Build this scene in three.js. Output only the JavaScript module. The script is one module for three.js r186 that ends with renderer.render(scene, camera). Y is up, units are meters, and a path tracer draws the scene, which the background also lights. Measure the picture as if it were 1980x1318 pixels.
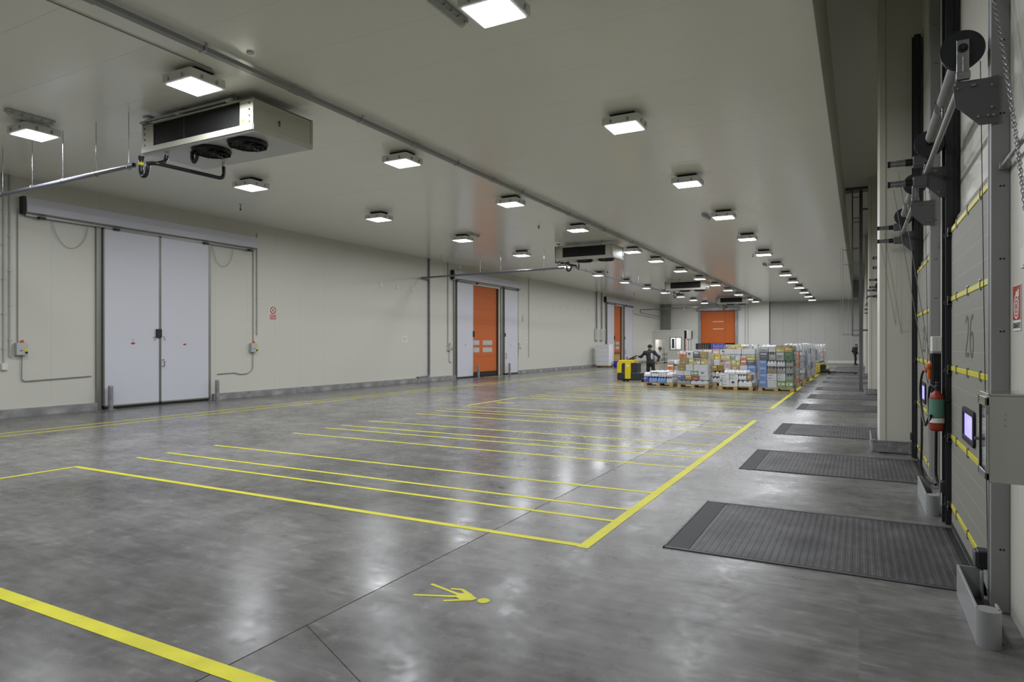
import * as THREE from 'three';
import { RoundedBoxGeometry } from 'three/addons/geometries/RoundedBoxGeometry.js';
import { TextGeometry } from 'three/addons/geometries/TextGeometry.js';
import { FontLoader } from 'three/addons/loaders/FontLoader.js';
import { RectAreaLightUniformsLib } from 'three/addons/lights/RectAreaLightUniformsLib.js';
import { MarchingCubes } from 'three/addons/objects/MarchingCubes.js';
import { mergeGeometries } from 'three/addons/utils/BufferGeometryUtils.js';

// ---------------------------------------------------------------- camera, exposure, light level
const scene = new THREE.Scene();
scene.background = new THREE.Color(0x000000);
const camera = new THREE.PerspectiveCamera(2 * Math.atan(659 / 1261) * 180 / Math.PI, 1980 / 1318, 0.05, 200);
camera.position.set(0, 1.7, 0);
camera.rotation.set(0, 28.02 * Math.PI / 180, 0);
camera.setViewOffset(1980, 1318, 0, -6, 1980, 1318);
scene.add(camera);
const renderer = new THREE.WebGLRenderer({ antialias: true });
renderer.toneMapping = THREE.LinearToneMapping;
renderer.toneMappingExposure = 2.3;
renderer.shadowMap.enabled = true;
RectAreaLightUniformsLib.init();
const LAMP_NITS = 62;               // each ceiling lamp's light
const LAMP_GLOW = 3;                // what the eye sees of its diffuser
const LAMP_COLOR = 0xf7f9ff;

// the hall: x across (camera at 0), z along (-z away), metres
const WX = -17.45, CY = 5.63, EDGE = -0.47, UY = 7.3, RX = 0.84, ZF = -64.8, ZN = 6;

// ---------------------------------------------------------------- helpers
let seed = 12345;
const rnd = () => { seed = (seed * 1664525 + 1013904223) >>> 0; return seed / 4294967296; };
const rr = (a, b) => a + (b - a) * rnd();
const pick = (a) => a[Math.floor(rnd() * a.length)];
const ORD = ['first', 'second', 'third', 'fourth', 'fifth', 'sixth', 'seventh', 'eighth', 'ninth', 'tenth', 'eleventh', 'twelfth', 'thirteenth', 'fourteenth', 'fifteenth', 'sixteenth'];
const V = (x, y, z) => new THREE.Vector3(x, y, z);
const used = {};
function numbered(name) { const n = used[name] = (used[name] ?? -1) + 1; return n ? name + '_' + String(n).padStart(3, '0') : name; }
function metreUV(g) {
  g = g.index ? g.toNonIndexed() : g;
  const p = g.attributes.position, n = p.count, uv = new Float32Array(n * 2), a = V(), b = V(), c = V(), e = V(), f = V();
  for (let i = 0; i < n; i += 3) {
    a.fromBufferAttribute(p, i); b.fromBufferAttribute(p, i + 1); c.fromBufferAttribute(p, i + 2);
    e.subVectors(b, a); f.subVectors(c, a); e.cross(f);
    const ax = Math.abs(e.x), ay = Math.abs(e.y), az = Math.abs(e.z);
    [a, b, c].forEach((q, k) => {
      const u = ay >= ax && ay >= az ? [q.x, q.z] : ax >= az ? [q.z, q.y] : [q.x, q.y];
      uv[(i + k) * 2] = u[0]; uv[(i + k) * 2 + 1] = u[1];
    });
  }
  g.setAttribute('uv', new THREE.BufferAttribute(uv, 2));
  return g;
}
const T = (g, x = 0, y = 0, z = 0, rx = 0, ry = 0, rz = 0) => {
  if (rx || ry || rz) g.applyMatrix4(new THREE.Matrix4().makeRotationFromEuler(new THREE.Euler(rx, ry, rz)));
  return g.translate(x, y, z);
};
// a box given by its bounds
const B = (x0, x1, y0, y1, z0, z1) => T(new THREE.BoxGeometry(Math.abs(x1 - x0), Math.abs(y1 - y0), Math.abs(z1 - z0)), (x0 + x1) / 2, (y0 + y1) / 2, (z0 + z1) / 2);
// a box with chamfered edges, few triangles
function CB(x0, x1, y0, y1, z0, z1, c = 0.004) {
  const w = Math.abs(x1 - x0), h = Math.abs(y1 - y0), d = Math.abs(z1 - z0);
  c = Math.min(c, w * 0.3, h * 0.3, d * 0.3);
  return T(new RoundedBoxGeometry(w, h, d, 1, c), (x0 + x1) / 2, (y0 + y1) / 2, (z0 + z1) / 2);
}
const RB = (x0, x1, y0, y1, z0, z1, r = 0.02, s = 3) => T(new RoundedBoxGeometry(Math.abs(x1 - x0), Math.abs(y1 - y0), Math.abs(z1 - z0), s, r), (x0 + x1) / 2, (y0 + y1) / 2, (z0 + z1) / 2);
function cyl(a, b, r0, r1 = r0, seg = 16, open = false) {
  const d = b.clone().sub(a), g = new THREE.CylinderGeometry(r1, r0, d.length(), seg, 1, open);
  g.applyQuaternion(new THREE.Quaternion().setFromUnitVectors(V(0, 1, 0), d.normalize()));
  return g.translate((a.x + b.x) / 2, (a.y + b.y) / 2, (a.z + b.z) / 2);
}
// a pipe along straight runs with small rounded bends
function pipe(pts, r, seg = 10, bend = 0.08) {
  const path = new THREE.CurvePath();
  let from = pts[0];
  for (let i = 1; i < pts.length; i++) {
    if (i === pts.length - 1) { path.add(new THREE.LineCurve3(from, pts[i])); break; }
    const d0 = pts[i].clone().sub(pts[i - 1]), d1 = pts[i + 1].clone().sub(pts[i]);
    const k = Math.min(bend, d0.length() * 0.45, d1.length() * 0.45);
    const p0 = pts[i].clone().addScaledVector(d0.normalize(), -k), p1 = pts[i].clone().addScaledVector(d1.normalize(), k);
    path.add(new THREE.LineCurve3(from, p0)); path.add(new THREE.QuadraticBezierCurve3(p0, pts[i], p1)); from = p1;
  }
  const geos = path.curves.map((c) => new THREE.TubeGeometry(c, c.isLineCurve3 ? 1 : 5, r, seg, false));
  return mergeGeometries(geos);
}
const curve = (pts, r, n = 30, seg = 8) => new THREE.TubeGeometry(new THREE.CatmullRomCurve3(pts), n, r, seg, false);
const ext = (pts, depth, bevel = 0) => { const s = new THREE.Shape(pts.map((p) => new THREE.Vector2(p[0], p[1]))); return new THREE.ExtrudeGeometry(s, { depth, bevelEnabled: bevel > 0, bevelSize: bevel, bevelThickness: bevel, bevelSegments: 1, steps: 1, curveSegments: 10 }); };
function merged(gs) {
  gs = (Array.isArray(gs) ? gs : [gs]).map((g) => (g.index ? g.toNonIndexed() : g)).map((g) => { for (const k of Object.keys(g.attributes)) if (!['position', 'normal', 'uv', 'color'].includes(k)) g.deleteAttribute(k); return g; });
  return gs.length > 1 ? mergeGeometries(gs) : gs[0];
}
function M(name, gs, mat, parent) {          // one named mesh, a part of parent
  const m = new THREE.Mesh(merged(gs), mat); m.castShadow = m.receiveShadow = true;
  m.name = parent ? name : numbered(name); (parent ?? scene).add(m); return m;
}
function thing(name, label, category, pos = [0, 0, 0], turn = 0, group) {
  const o = new THREE.Group(); o.name = numbered(name); o.position.set(...pos); o.rotation.y = turn;
  o.userData = { label, category }; if (group) o.userData.group = group;
  scene.add(o); return o;
}
function tag(o, label, category, group, kind) { o.userData = { label, category }; if (group) o.userData.group = group; if (kind) o.userData.kind = kind; return o; }
function struct(name, label, category) { const o = new THREE.Group(); o.name = name; scene.add(o); o.userData = { label, category, kind: 'structure' }; return o; }
function dup(o, label, pos, turn) {
  const c = o.clone(); c.name = numbered(o.name.replace(/_\d{3}$/, '')); c.userData = { ...o.userData, label }; scene.add(c);
  if (pos) c.position.set(...pos); if (turn !== undefined) c.rotation.y = turn; return c;
}
const ON_LEFT = Math.PI / 2, ON_RIGHT = -Math.PI / 2;     // local x to the right as seen, local z out of the wall

// ---------------------------------------------------------------- textures
function hash(x, y, s) { let h = (x * 374761393 + y * 668265263 + s * 982451653) | 0; h = Math.imul(h ^ (h >>> 13), 1274126177); return ((h ^ (h >>> 16)) >>> 0) / 4294967296; }
function vnoise(x, y, per, s) {                            // tileable value noise
  const xi = Math.floor(x), yi = Math.floor(y), fx = x - xi, fy = y - yi, u = fx * fx * (3 - 2 * fx), v = fy * fy * (3 - 2 * fy);
  const w = (k) => ((k % per) + per) % per, x0 = w(xi), x1 = w(xi + 1), y0 = w(yi), y1 = w(yi + 1);
  const a = hash(x0, y0, s), b = hash(x1, y0, s), c = hash(x0, y1, s), d = hash(x1, y1, s);
  return a + (b - a) * u + (c - a) * v + (a - b - c + d) * u * v;
}
function fbm(x, y, per, oct, s) { let a = 0, amp = 0.5, n = 0; for (let o = 0; o < oct; o++) { a += amp * vnoise(x, y, per, s + o); n += amp; x *= 2; y *= 2; per *= 2; amp *= 0.5; } return a / n; }
function dataTex(size, fn, color, repeat) {
  const d = new Uint8Array(size * size * 4);
  for (let j = 0; j < size; j++) for (let i = 0; i < size; i++) { const c = fn(i / size, j / size), k = (j * size + i) * 4; d[k] = c[0]; d[k + 1] = c[1]; d[k + 2] = c[2]; d[k + 3] = 255; }
  const t = new THREE.DataTexture(d, size, size); t.wrapS = t.wrapT = THREE.RepeatWrapping; t.magFilter = THREE.LinearFilter; t.minFilter = THREE.LinearMipmapLinearFilter; t.generateMipmaps = true;
  if (color) t.colorSpace = THREE.SRGBColorSpace; if (repeat) t.repeat.set(repeat, repeat); t.needsUpdate = true; return t;
}
const clamp = (x, a = 0, b = 255) => Math.max(a, Math.min(b, x));
// polished concrete: clouds, trowel sweeps and fine scuffs
const floorColor = dataTex(1536, (u, v) => {
  const wx = fbm(u * 6, v * 6, 6, 3, 5) * 0.35, wy = fbm(u * 6, v * 6, 6, 3, 25) * 0.35;
  const cloud = fbm(u * 5 + wx, v * 5 + wy, 5, 5, 40) - 0.5, mid = fbm((u + wx * 0.2) * 24, (v + wy * 0.2) * 24, 24, 4, 60) - 0.5;
  const sweep = fbm(u * 8 + wx, v * 60, 60, 3, 80) - 0.5, grit = hash(Math.floor(u * 1536), Math.floor(v * 1536), 3) - 0.5;
  const scuff = Math.pow(vnoise(u * 90, v * 260, 90 * 260, 91), 9) * 22 * (fbm(u * 9, v * 9, 9, 2, 95) > 0.5 ? 1 : 0.2);
  const fine = fbm((u + wx * 0.04) * 44, (v + wy * 0.04) * 210, 44 * 210, 3, 120) - 0.5, swirl = fbm((u + wy * 0.3) * 90, (v + wx * 0.3) * 60, 90 * 60, 3, 130) - 0.5;
  const g = 108 + cloud * 44 + mid * 34 + sweep * 12 + fine * 26 + swirl * 24 + grit * 7 + scuff;
  return [clamp(g + 0.5), clamp(g - 0.5), clamp(g - 2.5)];
}, true, 1 / 9.7);
const floorRough = dataTex(1024, (u, v) => {
  const a = fbm(u * 7, v * 7, 7, 5, 140), b = fbm(u * 40, v * 40, 40, 3, 160), c = fbm(u * 170, v * 170, 170, 3, 180), g = clamp((0.68 + (a - 0.5) * 0.4 + (b - 0.5) * 0.3 + (c - 0.5) * 0.3) * 255);
  return [g, g, g];
}, false, 1 / 7.3);
const floorBump = dataTex(1024, (u, v) => { const g = clamp(fbm(u * 30, v * 30, 30, 5, 200) * 255); return [g, g, g]; }, false, 1 / 6.1);
const metalRough = dataTex(256, (u, v) => { const g = clamp(fbm(u * 8, v * 8, 8, 4, 300) * 200 + 40); return [g, g, g]; }, false, 1 / 1.3);
const galvColor = dataTex(256, (u, v) => { const g = clamp(150 + (fbm(u * 14, v * 14, 14, 3, 320) - 0.5) * 70 + (fbm(u * 3, v * 3, 3, 2, 333) - 0.5) * 40); return [g, g, g + 2]; }, true, 1 / 0.9);
const curbColor = dataTex(512, (u, v) => { const g = clamp(134 + (fbm(u * 6, v * 6, 6, 5, 350) - 0.5) * 90); return [g, g, g - 1]; }, true, 1 / 2.3);
const treadBump = dataTex(256, (u, v) => {                 // rows of raised studs, 8 a tile
  const x = (u * 8) % 1, y = (v * 8) % 1, s = Math.abs(x - 0.5) < 0.22 && Math.abs(y - 0.5) < 0.38 ? 255 : 40; return [s, s, s];
}, false, 1 / 0.42);
const treadColor = dataTex(512, (u, v) => { const g = clamp(74 + (fbm(u * 6, v * 6, 6, 5, 410) - 0.5) * 50 + (vnoise(u * 64, v * 16, 64 * 16, 420) - 0.5) * 14); return [g, g, g + 1]; }, true, 1 / 2.1);
const woodColor = dataTex(256, (u, v) => { const g = fbm(u * 3, v * 40, 40, 4, 500) - 0.5; return [clamp(196 + g * 70), clamp(168 + g * 70), clamp(112 + g * 60)]; }, true, 1 / 0.6);
const paintWear = dataTex(512, (u, v) => { const g = fbm(u * 12, v * 12, 12, 5, 530) - 0.5, s = vnoise(u * 120, v * 120, 120, 540) > 0.93 ? -26 : 0; return [clamp(208 + g * 30 + s), clamp(203 + g * 30 + s), clamp(12 + g * 16)]; }, true, 1 / 1.7);
const filmBump = dataTex(256, (u, v) => { const g = clamp((fbm(u * 4 + fbm(u * 6, v * 6, 6, 2, 610), v * 14, 14, 4, 600)) * 255); return [g, g, g]; }, false, 1 / 0.8);

// ---------------------------------------------------------------- materials
const S = (color, roughness = 0.6, metalness = 0, o = {}) => new THREE.MeshStandardMaterial({ color, roughness, metalness, ...o });
const P = (color, roughness, metalness, o = {}) => new THREE.MeshPhysicalMaterial({ color, roughness, metalness, ...o });
const mat = {
  floor: P(0xffffff, 0.35, 0, { map: floorColor, roughnessMap: floorRough, bumpMap: floorBump, bumpScale: 0.00018, specularIntensity: 0.27 }),
  floorDock: P(0xffffff, 0.46, 0, { map: floorColor, roughnessMap: floorRough, bumpMap: floorBump, bumpScale: 0.0002, specularIntensity: 0.25 }),
  joint: S(0x4a4a48, 0.8),
  wall: S(0xc9c8be, 0.42), wallBack: S(0x8f8f86, 0.7), ceiling: P(0xf1f1e8, 0.5, 0, { specularIntensity: 0.6, clearcoat: 1, clearcoatRoughness: 0.2 }), upper: S(0xd2d2c6, 0.5),
  column: S(0xd8d7cb, 0.45), curb: S(0xffffff, 0.75, 0, { map: curbColor }), block: S(0xd0d0c8, 0.42), greyWall: S(0xaeaea8, 0.45),
  doorWhite: S(0xc9cad2, 0.4), cover: S(0xbcbcc4, 0.38), frame: S(0x8b8c85, 0.4, 0.5), steel: S(0xa3a5a8, 0.35, 0.8, { roughnessMap: metalRough }), galv: S(0xffffff, 0.5, 0.55, { map: galvColor }),
  stainless: S(0xb4b5b3, 0.16, 0.95), dark: S(0x35363a, 0.5, 0.4), black: S(0x141416, 0.5), rubber: S(0x1c1c1d, 0.75), greyPost: S(0x989999, 0.5, 0.35), greyDark: S(0x66676a, 0.5, 0.4),
  yellow: S(0xffffff, 0.6, 0, { map: paintWear }), yellowBar: S(0xcfc81c, 0.45), orange: S(0xbf5f1b, 0.62), orangeDark: S(0xa8521a, 0.5), red: S(0xb02a18, 0.4), white: S(0xe6e6e2, 0.45), offWhite: S(0xd5d5cd, 0.5),
  lampBody: S(0xdededa, 0.45), diffuser: new THREE.MeshStandardMaterial({ color: 0xffffff, emissive: LAMP_COLOR, emissiveIntensity: LAMP_GLOW, roughness: 0.4 }),
  clear: P(0xe8eae8, 0.12, 0, { transmission: 0.8, thickness: 0, ior: 1.45 }), glass: P(0xffffff, 0.03, 0, { transmission: 1, thickness: 0, ior: 1.45 }),
  coil: S(0x30302f, 0.6, 0.3), cooler: S(0xb8b7a8, 0.42), coolerTray: S(0xc4c4c6, 0.35), pipeGrey: S(0x6f707c, 0.32), pipeBlack: S(0x18181a, 0.38),
  plate: S(0xffffff, 0.6, 0.3, { map: treadColor, bumpMap: treadBump, bumpScale: 0.004 }), lip: S(0x38393b, 0.7, 0.2, { bumpMap: floorBump, bumpScale: 0.001 }), plateFrame: S(0x4a4b4d, 0.6, 0.3),
  panelDoor: S(0x88877e, 0.62), groove: S(0xa09f96, 0.5), guard: S(0xa4a6a7, 0.45, 0.4), paneLit: new THREE.MeshStandardMaterial({ color: 0x9a94d8, emissive: 0x8f86ff, emissiveIntensity: 0.75, roughness: 0.15 }),
  wood: S(0xffffff, 0.8, 0, { map: woodColor }), woodDark: S(0xb59a6a, 0.85, 0, { map: woodColor }), numeral: S(0x4a4a46, 0.6), boxGrey: S(0xb4b6b4, 0.5), cable: S(0x1a1a1a, 0.6), cableGrey: S(0x8d8e8b, 0.6),
  green: S(0x5c8a78, 0.5), blue: S(0x3a44b0, 0.5), truckYellow: S(0xdcc41a, 0.35), truckDark: S(0x2a2b2e, 0.5), orangeLamp: S(0xd8661a, 0.3),
  film: P(0xfafbfc, 0.1, 0, { transmission: 0.95, thickness: 0, ior: 1.48, bumpMap: filmBump, bumpScale: 0.02 }), whiteWrap: P(0xe2e4e8, 0.3, 0, { bumpMap: filmBump, bumpScale: 0.015 }),
};
const font = await new FontLoader().loadAsync('fonts/droid/droid_sans_bold.typeface.json');
const thin = await new FontLoader().loadAsync('fonts/droid/droid_sans_regular.typeface.json');
function letters(str, size, f = font, depth = 0.002, sx = 1) {
  const g = new TextGeometry(str, { font: f, size, depth, curveSegments: 6, bevelEnabled: false });
  g.computeBoundingBox(); const b = g.boundingBox; g.translate(-(b.min.x + b.max.x) / 2, -(b.min.y + b.max.y) / 2, 0); g.scale(sx, 1, 1); return g;
}

// ================================================================ THE SHELL
{
  const floor = struct('floor', 'polished grey concrete floor of the hall with sawn joints', 'floor');
  M('floor_base', B(WX - 0.3, RX + 0.3, -0.3, -0.012, ZF - 0.3, ZN + 0.3), mat.joint, floor);
  const slab = (x0, x1, z0, z1, m = mat.floor) => M('floor_slab', metreUV(CB(x0 + 0.003, x1 - 0.003, -0.1, 0, z0 + 0.003, z1 - 0.003, 0.002)), m, floor);
  slab(WX - 0.3, -2.95, ZF - 0.3, ZN + 0.3);
  const poly = (pts) => M('floor_slab', metreUV(ext(pts.map(([x, z]) => [x, -z]), 0.096, 0.002).rotateX(-Math.PI / 2).translate(0, -0.098, 0)), mat.floorDock, floor);
  const xr = RX + 0.3, cut = (x) => -2.9 + (x + 2.95) * 0.49;
  poly([[-2.945, ZN + 0.3], [xr, ZN + 0.3], [xr, cut(xr) + 0.004], [-2.945, cut(-2.945) + 0.004]]);
  poly([[-2.945, cut(-2.945) - 0.004], [xr, cut(xr) - 0.004], [xr, -18.0 + 0.004], [-2.945, -18.0 + 0.004]]);
  let z = -18;
  for (const next of [-31.1, -44.2, -57.3, ZF - 0.3]) { slab(-2.95, xr, next, z, mat.floorDock); z = next; }
}
const OPEN = [[-28.38, -31.25, 4.72], [-50.0, -52.3, 4.86]];      // the two orange doors in the left wall: near edge, far edge, head
{
  const wall = struct('wall_left', 'pale insulated panel wall along the left side', 'wall');
  M('wall_core', B(WX - 0.34, WX - 0.16, -0.1, UY, ZF - 0.3, ZN + 0.3), mat.wallBack, wall);
  const cuts = [];
  for (let z = ZN + 0.2; z > ZF - 0.2; z -= 1.153) cuts.push(z);
  for (const o of OPEN) { for (let i = cuts.length - 1; i >= 0; i--) if (cuts[i] < o[0] + 0.3 && cuts[i] > o[1] - 0.3) cuts.splice(i, 1); cuts.push(o[0], o[1]); }
  cuts.push(ZF - 0.2); cuts.sort((a, b) => b - a);
  for (let i = 0; i + 1 < cuts.length; i++) {
    const o = OPEN.find((q) => q[0] === cuts[i]), y0 = o ? o[2] : -0.05;
    M('wall_panel', CB(WX - 0.15, WX, y0, CY + 0.05, cuts[i + 1] + 0.0006, cuts[i] - 0.0006, 0.0014), mat.wall, wall);
  }
}
{
  const c = struct('ceiling', 'pale glossy insulated panel ceiling over the staging floor', 'ceiling');
  M('ceiling_core', B(WX - 0.3, EDGE - 0.02, CY + 0.14, CY + 0.3, ZF - 0.3, ZN + 0.3), mat.wallBack, c);
  const g = {};
  const rows = Math.ceil((ZN - ZF + 1) / 1.1);
  for (const [x0, x1] of [[WX, -7.62], [-7.62, EDGE - 0.002]]) {
    const geo = merged(CB(x0 + 0.001, x1 - 0.001, CY, CY + 0.13, -1.1 + 0.0007, -0.0007, 0.003));
    for (let i = 0; i < rows; i++) { const m = new THREE.Mesh(geo, mat.ceiling); m.name = 'ceiling_panel'; m.castShadow = m.receiveShadow = true; m.position.z = 6.8 - 1.1 * i - 0.05; c.add(m); }
  }
  const u = struct('ceiling_001', 'high dark ceiling strip above the loading doors', 'ceiling');
  M('upper_ceiling_panel', B(EDGE - 0.3, RX + 0.3, UY, UY + 0.15, ZF - 0.3, ZN + 0.3), mat.upper, u);
  const s = struct('wall_step', 'vertical fascia between the low ceiling and the high strip', 'wall');
  M('fascia', B(EDGE - 0.12, EDGE, CY + 0.004, UY, ZF - 0.3, ZN + 0.3), mat.upper, s);
}
{
  const w = struct('wall_right', 'pale panel wall carrying the loading doors', 'wall');
  M('wall_core', B(RX + 0.12, RX + 0.34, -0.1, UY, ZF - 0.3, ZN + 0.3), mat.wallBack, w);
  for (let z = ZN; z > ZF - 0.2; z -= 1.36) M('wall_panel', CB(RX, RX + 0.11, -0.05, UY, z - 1.357, z - 0.003, 0.005), mat.wall, w);
  const f = struct('wall_back', 'grey far end wall of the hall', 'wall');
  M('wall_core', B(WX - 0.3, RX + 0.3, -0.1, UY, ZF - 0.4, ZF - 0.12), mat.wallBack, f);
  for (let x = -7.3; x < RX; x += 1.15) M('wall_panel', CB(x + 0.002, x + 1.148, -0.05, UY, ZF - 0.11, ZF, 0.005), mat.greyWall, f);
  M('base_strip', CB(-7.3, 0.2, 0, 0.22, ZF, ZF + 0.06, 0.01), mat.offWhite, f);
  // the paler block wall at the left of the end wall, round the orange shutter
  const b = struct('wall_end', 'paler end wall section around the raised orange shutter', 'wall');
  const zf = ZF + 0.35;
  for (const [x0, x1, y0, y1] of [[WX, -16.4, 0, CY], [-16.4, -15, 0, CY], [-15, -13.62, 0, CY], [-13.62, -11.95, 4.98, CY], [-11.95, -10.25, 4.98, CY], [-10.25, -8.95, 0, CY], [-8.95, -7.35, 0, CY]]) M('wall_panel', CB(x0 + 0.002, x1 - 0.002, y0 - 0.02, y1 + 0.02, ZF - 0.1, zf, 0.006), mat.block, b);
  M('corner_pier', CB(-17.2, -16.45, 0, CY, zf, zf + 0.35, 0.01), mat.frame, b);
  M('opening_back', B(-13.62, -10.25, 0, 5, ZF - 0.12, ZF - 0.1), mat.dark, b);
  const n = struct('wall_near', 'pale panel wall behind the viewer', 'wall');
  for (let x = WX; x < RX; x += 1.15) M('wall_panel', CB(x + 0.002, x + 1.148, -0.05, UY, ZN, ZN + 0.11, 0.005), mat.wall, n);
  M('wall_core', B(WX - 0.3, RX + 0.3, -0.1, UY, ZN + 0.12, ZN + 0.3), mat.wallBack, n);
}
{ // concrete kerb along the left wall
  const k = struct('baseboard_left', 'grey concrete kerb along the foot of the left wall', 'kerb');
  for (const [za, zb] of [[ZN, -9.85], [-13.28, -26.6], [-26.6, -28.2], [-32.05, -48.2], [-48.2, -49.9], [-52.8, ZF + 0.4]]) {
    const n = Math.max(1, Math.round((za - zb) / 3.1)), L = (za - zb) / n;
    for (let i = 0; i < n; i++) M('kerb_block', metreUV(CB(WX - 0.02, WX + 0.09, -0.02, 0.185, za - L * (i + 1) + 0.004, za - L * i - 0.004, 0.008)), mat.curb, k);
  }
}
// four columns between the loading doors, each clad in panel with a steel guard round its foot
[-11.75, -25.0, -38.1, -51.2].forEach((z, i) => {
  const t = thing('column', `pale panel-clad column between loading doors, ${ORD[i]} from the viewer`, 'column', [0.56, 0, z - 0.6], 0, 'columns along the loading side');
  M('column_face', CB(-0.28, 0.3, 0, UY, -0.6, 0.6, 0.012), mat.column, t);
  M('corner_strip', CB(-0.195, -0.188, 0.0, UY, 0.599, 0.605, 0.001), mat.wallBack, t);
  const g = tag(new THREE.Group(), `steel wheel guard around the foot of the ${ORD[i]} column`, 'wheel guard', 'column guards'); g.name = numbered('column_guard'); g.position.set(0.56, 0, z - 0.6); scene.add(g);
  M('guard_plate', CB(-0.36, 0.12, 0.02, 0.2, 0.66, 0.68, 0.003), mat.galv, g);
  M('guard_plate', CB(-0.4, -0.38, 0.02, 0.2, -0.66, 0.6, 0.003), mat.galv, g);
  M('guard_corner', new THREE.CylinderGeometry(0.04, 0.04, 0.18, 14).translate(-0.36, 0.11, 0.64), mat.galv, g);
  M('guard_end', new THREE.CylinderGeometry(0.035, 0.035, 0.2, 14).translate(0.14, 0.11, 0.66), mat.steel, g);
});

// ================================================================ FLOOR MARKINGS
{
  const line = (x0, x1, z0, z1, label) => tag(M('floor_line', metreUV(B(x0, x1, 0.0005, 0.0025, z0, z1)), mat.yellow), label, 'floor line', 'yellow floor lines');
  line(-17.2, RX - 0.1, -2.34, -2.235, 'broad yellow floor line crossing the lower left corner of the photo');
  const bays = [[-5.1, 'nearest bay'], [-18.3, 'second bay'], [-31.4, 'third bay'], [-44.5, 'fourth bay']];
  bays.forEach(([z0, name], b) => {
    line(-2.09, -1.99, z0 - 10.25, z0 + (b ? 0 : 0.02), `broad yellow lengthwise floor line at the right edge of the ${name}`);
    let k = 0;
    for (let g = 0; g < 3; g++) for (const d of [0, 0.86, 1.34, 2.2]) {
      const z = z0 - 3.91 * g - d;
      if (b > 2 && k > 5) { k++; continue; }
      const first = g === 0 && d === 0, w = first && b === 0 ? 0.075 : 0.06;
      line(first || (g === 2 && d === 2.2) ? -9.6 : -9.56, -2.09, z - w, z, `thin yellow crosswise lane line, ${ORD[k]} from the front of the ${name}`); k++;
    }
  });
  line(-9.62, -9.55, -5.1, 5, 'thin yellow line running toward the viewer from the nearest bay corner');
  line(-9.62, -9.55, -18.3, -15.37, 'thin yellow lengthwise line joining the nearest bay to the second');
  line(-9.3, -8.75, -16.6, -16.52, 'short yellow dash left of the gap between bays');
  line(-2.95, -2.3, -16.6, -16.52, 'short yellow dash right of the gap between bays');
  line(-14.42, -14.36, ZF + 1, 5, 'thin yellow walkway line nearest the left wall');
  line(-13.93, -13.87, ZF + 1, 5, 'thin yellow walkway line farther from the left wall');
  line(-16.9, -16.8, -28.6, -31.2, 'short yellow line at the sill of the middle orange door');
  // the painted walking figure, lying with its head to the right
  const f = thing('pedestrian_marking', 'yellow painted walking figure symbol on the floor', 'floor symbol', [-2.4, 0, -3.72]);
  const flat = (g) => metreUV(g.rotateX(-Math.PI / 2).translate(0, 0.0005, 0));
  // drawn lying on its side: local x toward the head, local y away from the viewer
  const limb = (pts, w) => pts.slice(1).map((p, i) => {
    const a = pts[i], dx = p[0] - a[0], dy = p[1] - a[1], L = Math.hypot(dx, dy), s = new THREE.Shape();
    s.absarc(0, 0, w, Math.PI / 2, Math.PI * 1.5); s.lineTo(L, -w); s.absarc(L, 0, w, -Math.PI / 2, Math.PI / 2); s.closePath();
    return new THREE.ExtrudeGeometry(s, { depth: 0.0015 + 0.0001 * i, bevelEnabled: false, curveSegments: 6 }).rotateZ(Math.atan2(dy, dx)).translate(a[0], a[1], 0);
  });
  f.rotation.y = 0.245;
  M('painted_leg', limb([[-0.28, -0.06], [0.06, -0.01]], 0.013).map(flat), mat.yellow, f);
  M('painted_leg', limb([[-0.235, 0.15], [0.04, 0.0]], 0.014).map(flat), mat.yellow, f);
  M('painted_arm', limb([[-0.07, 0.105], [0.0, 0.105], [0.085, 0.03]], 0.014).map(flat), mat.yellow, f);
  M('painted_arm', limb([[-0.05, -0.105], [0.12, -0.045]], 0.013).map(flat), mat.yellow, f);
  M('painted_torso', flat(ext([[0.0, 0.03], [-0.01, -0.02], [0.04, -0.06], [0.13, -0.055], [0.15, -0.02], [0.06, 0.06], [0.03, 0.05]], 0.0018)), mat.yellow, f);
  M('painted_head', flat(new THREE.CylinderGeometry(0.042, 0.042, 0.002, 24).rotateX(Math.PI / 2).translate(0.2, -0.045, 0.001)), mat.yellow, f);
}

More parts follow.
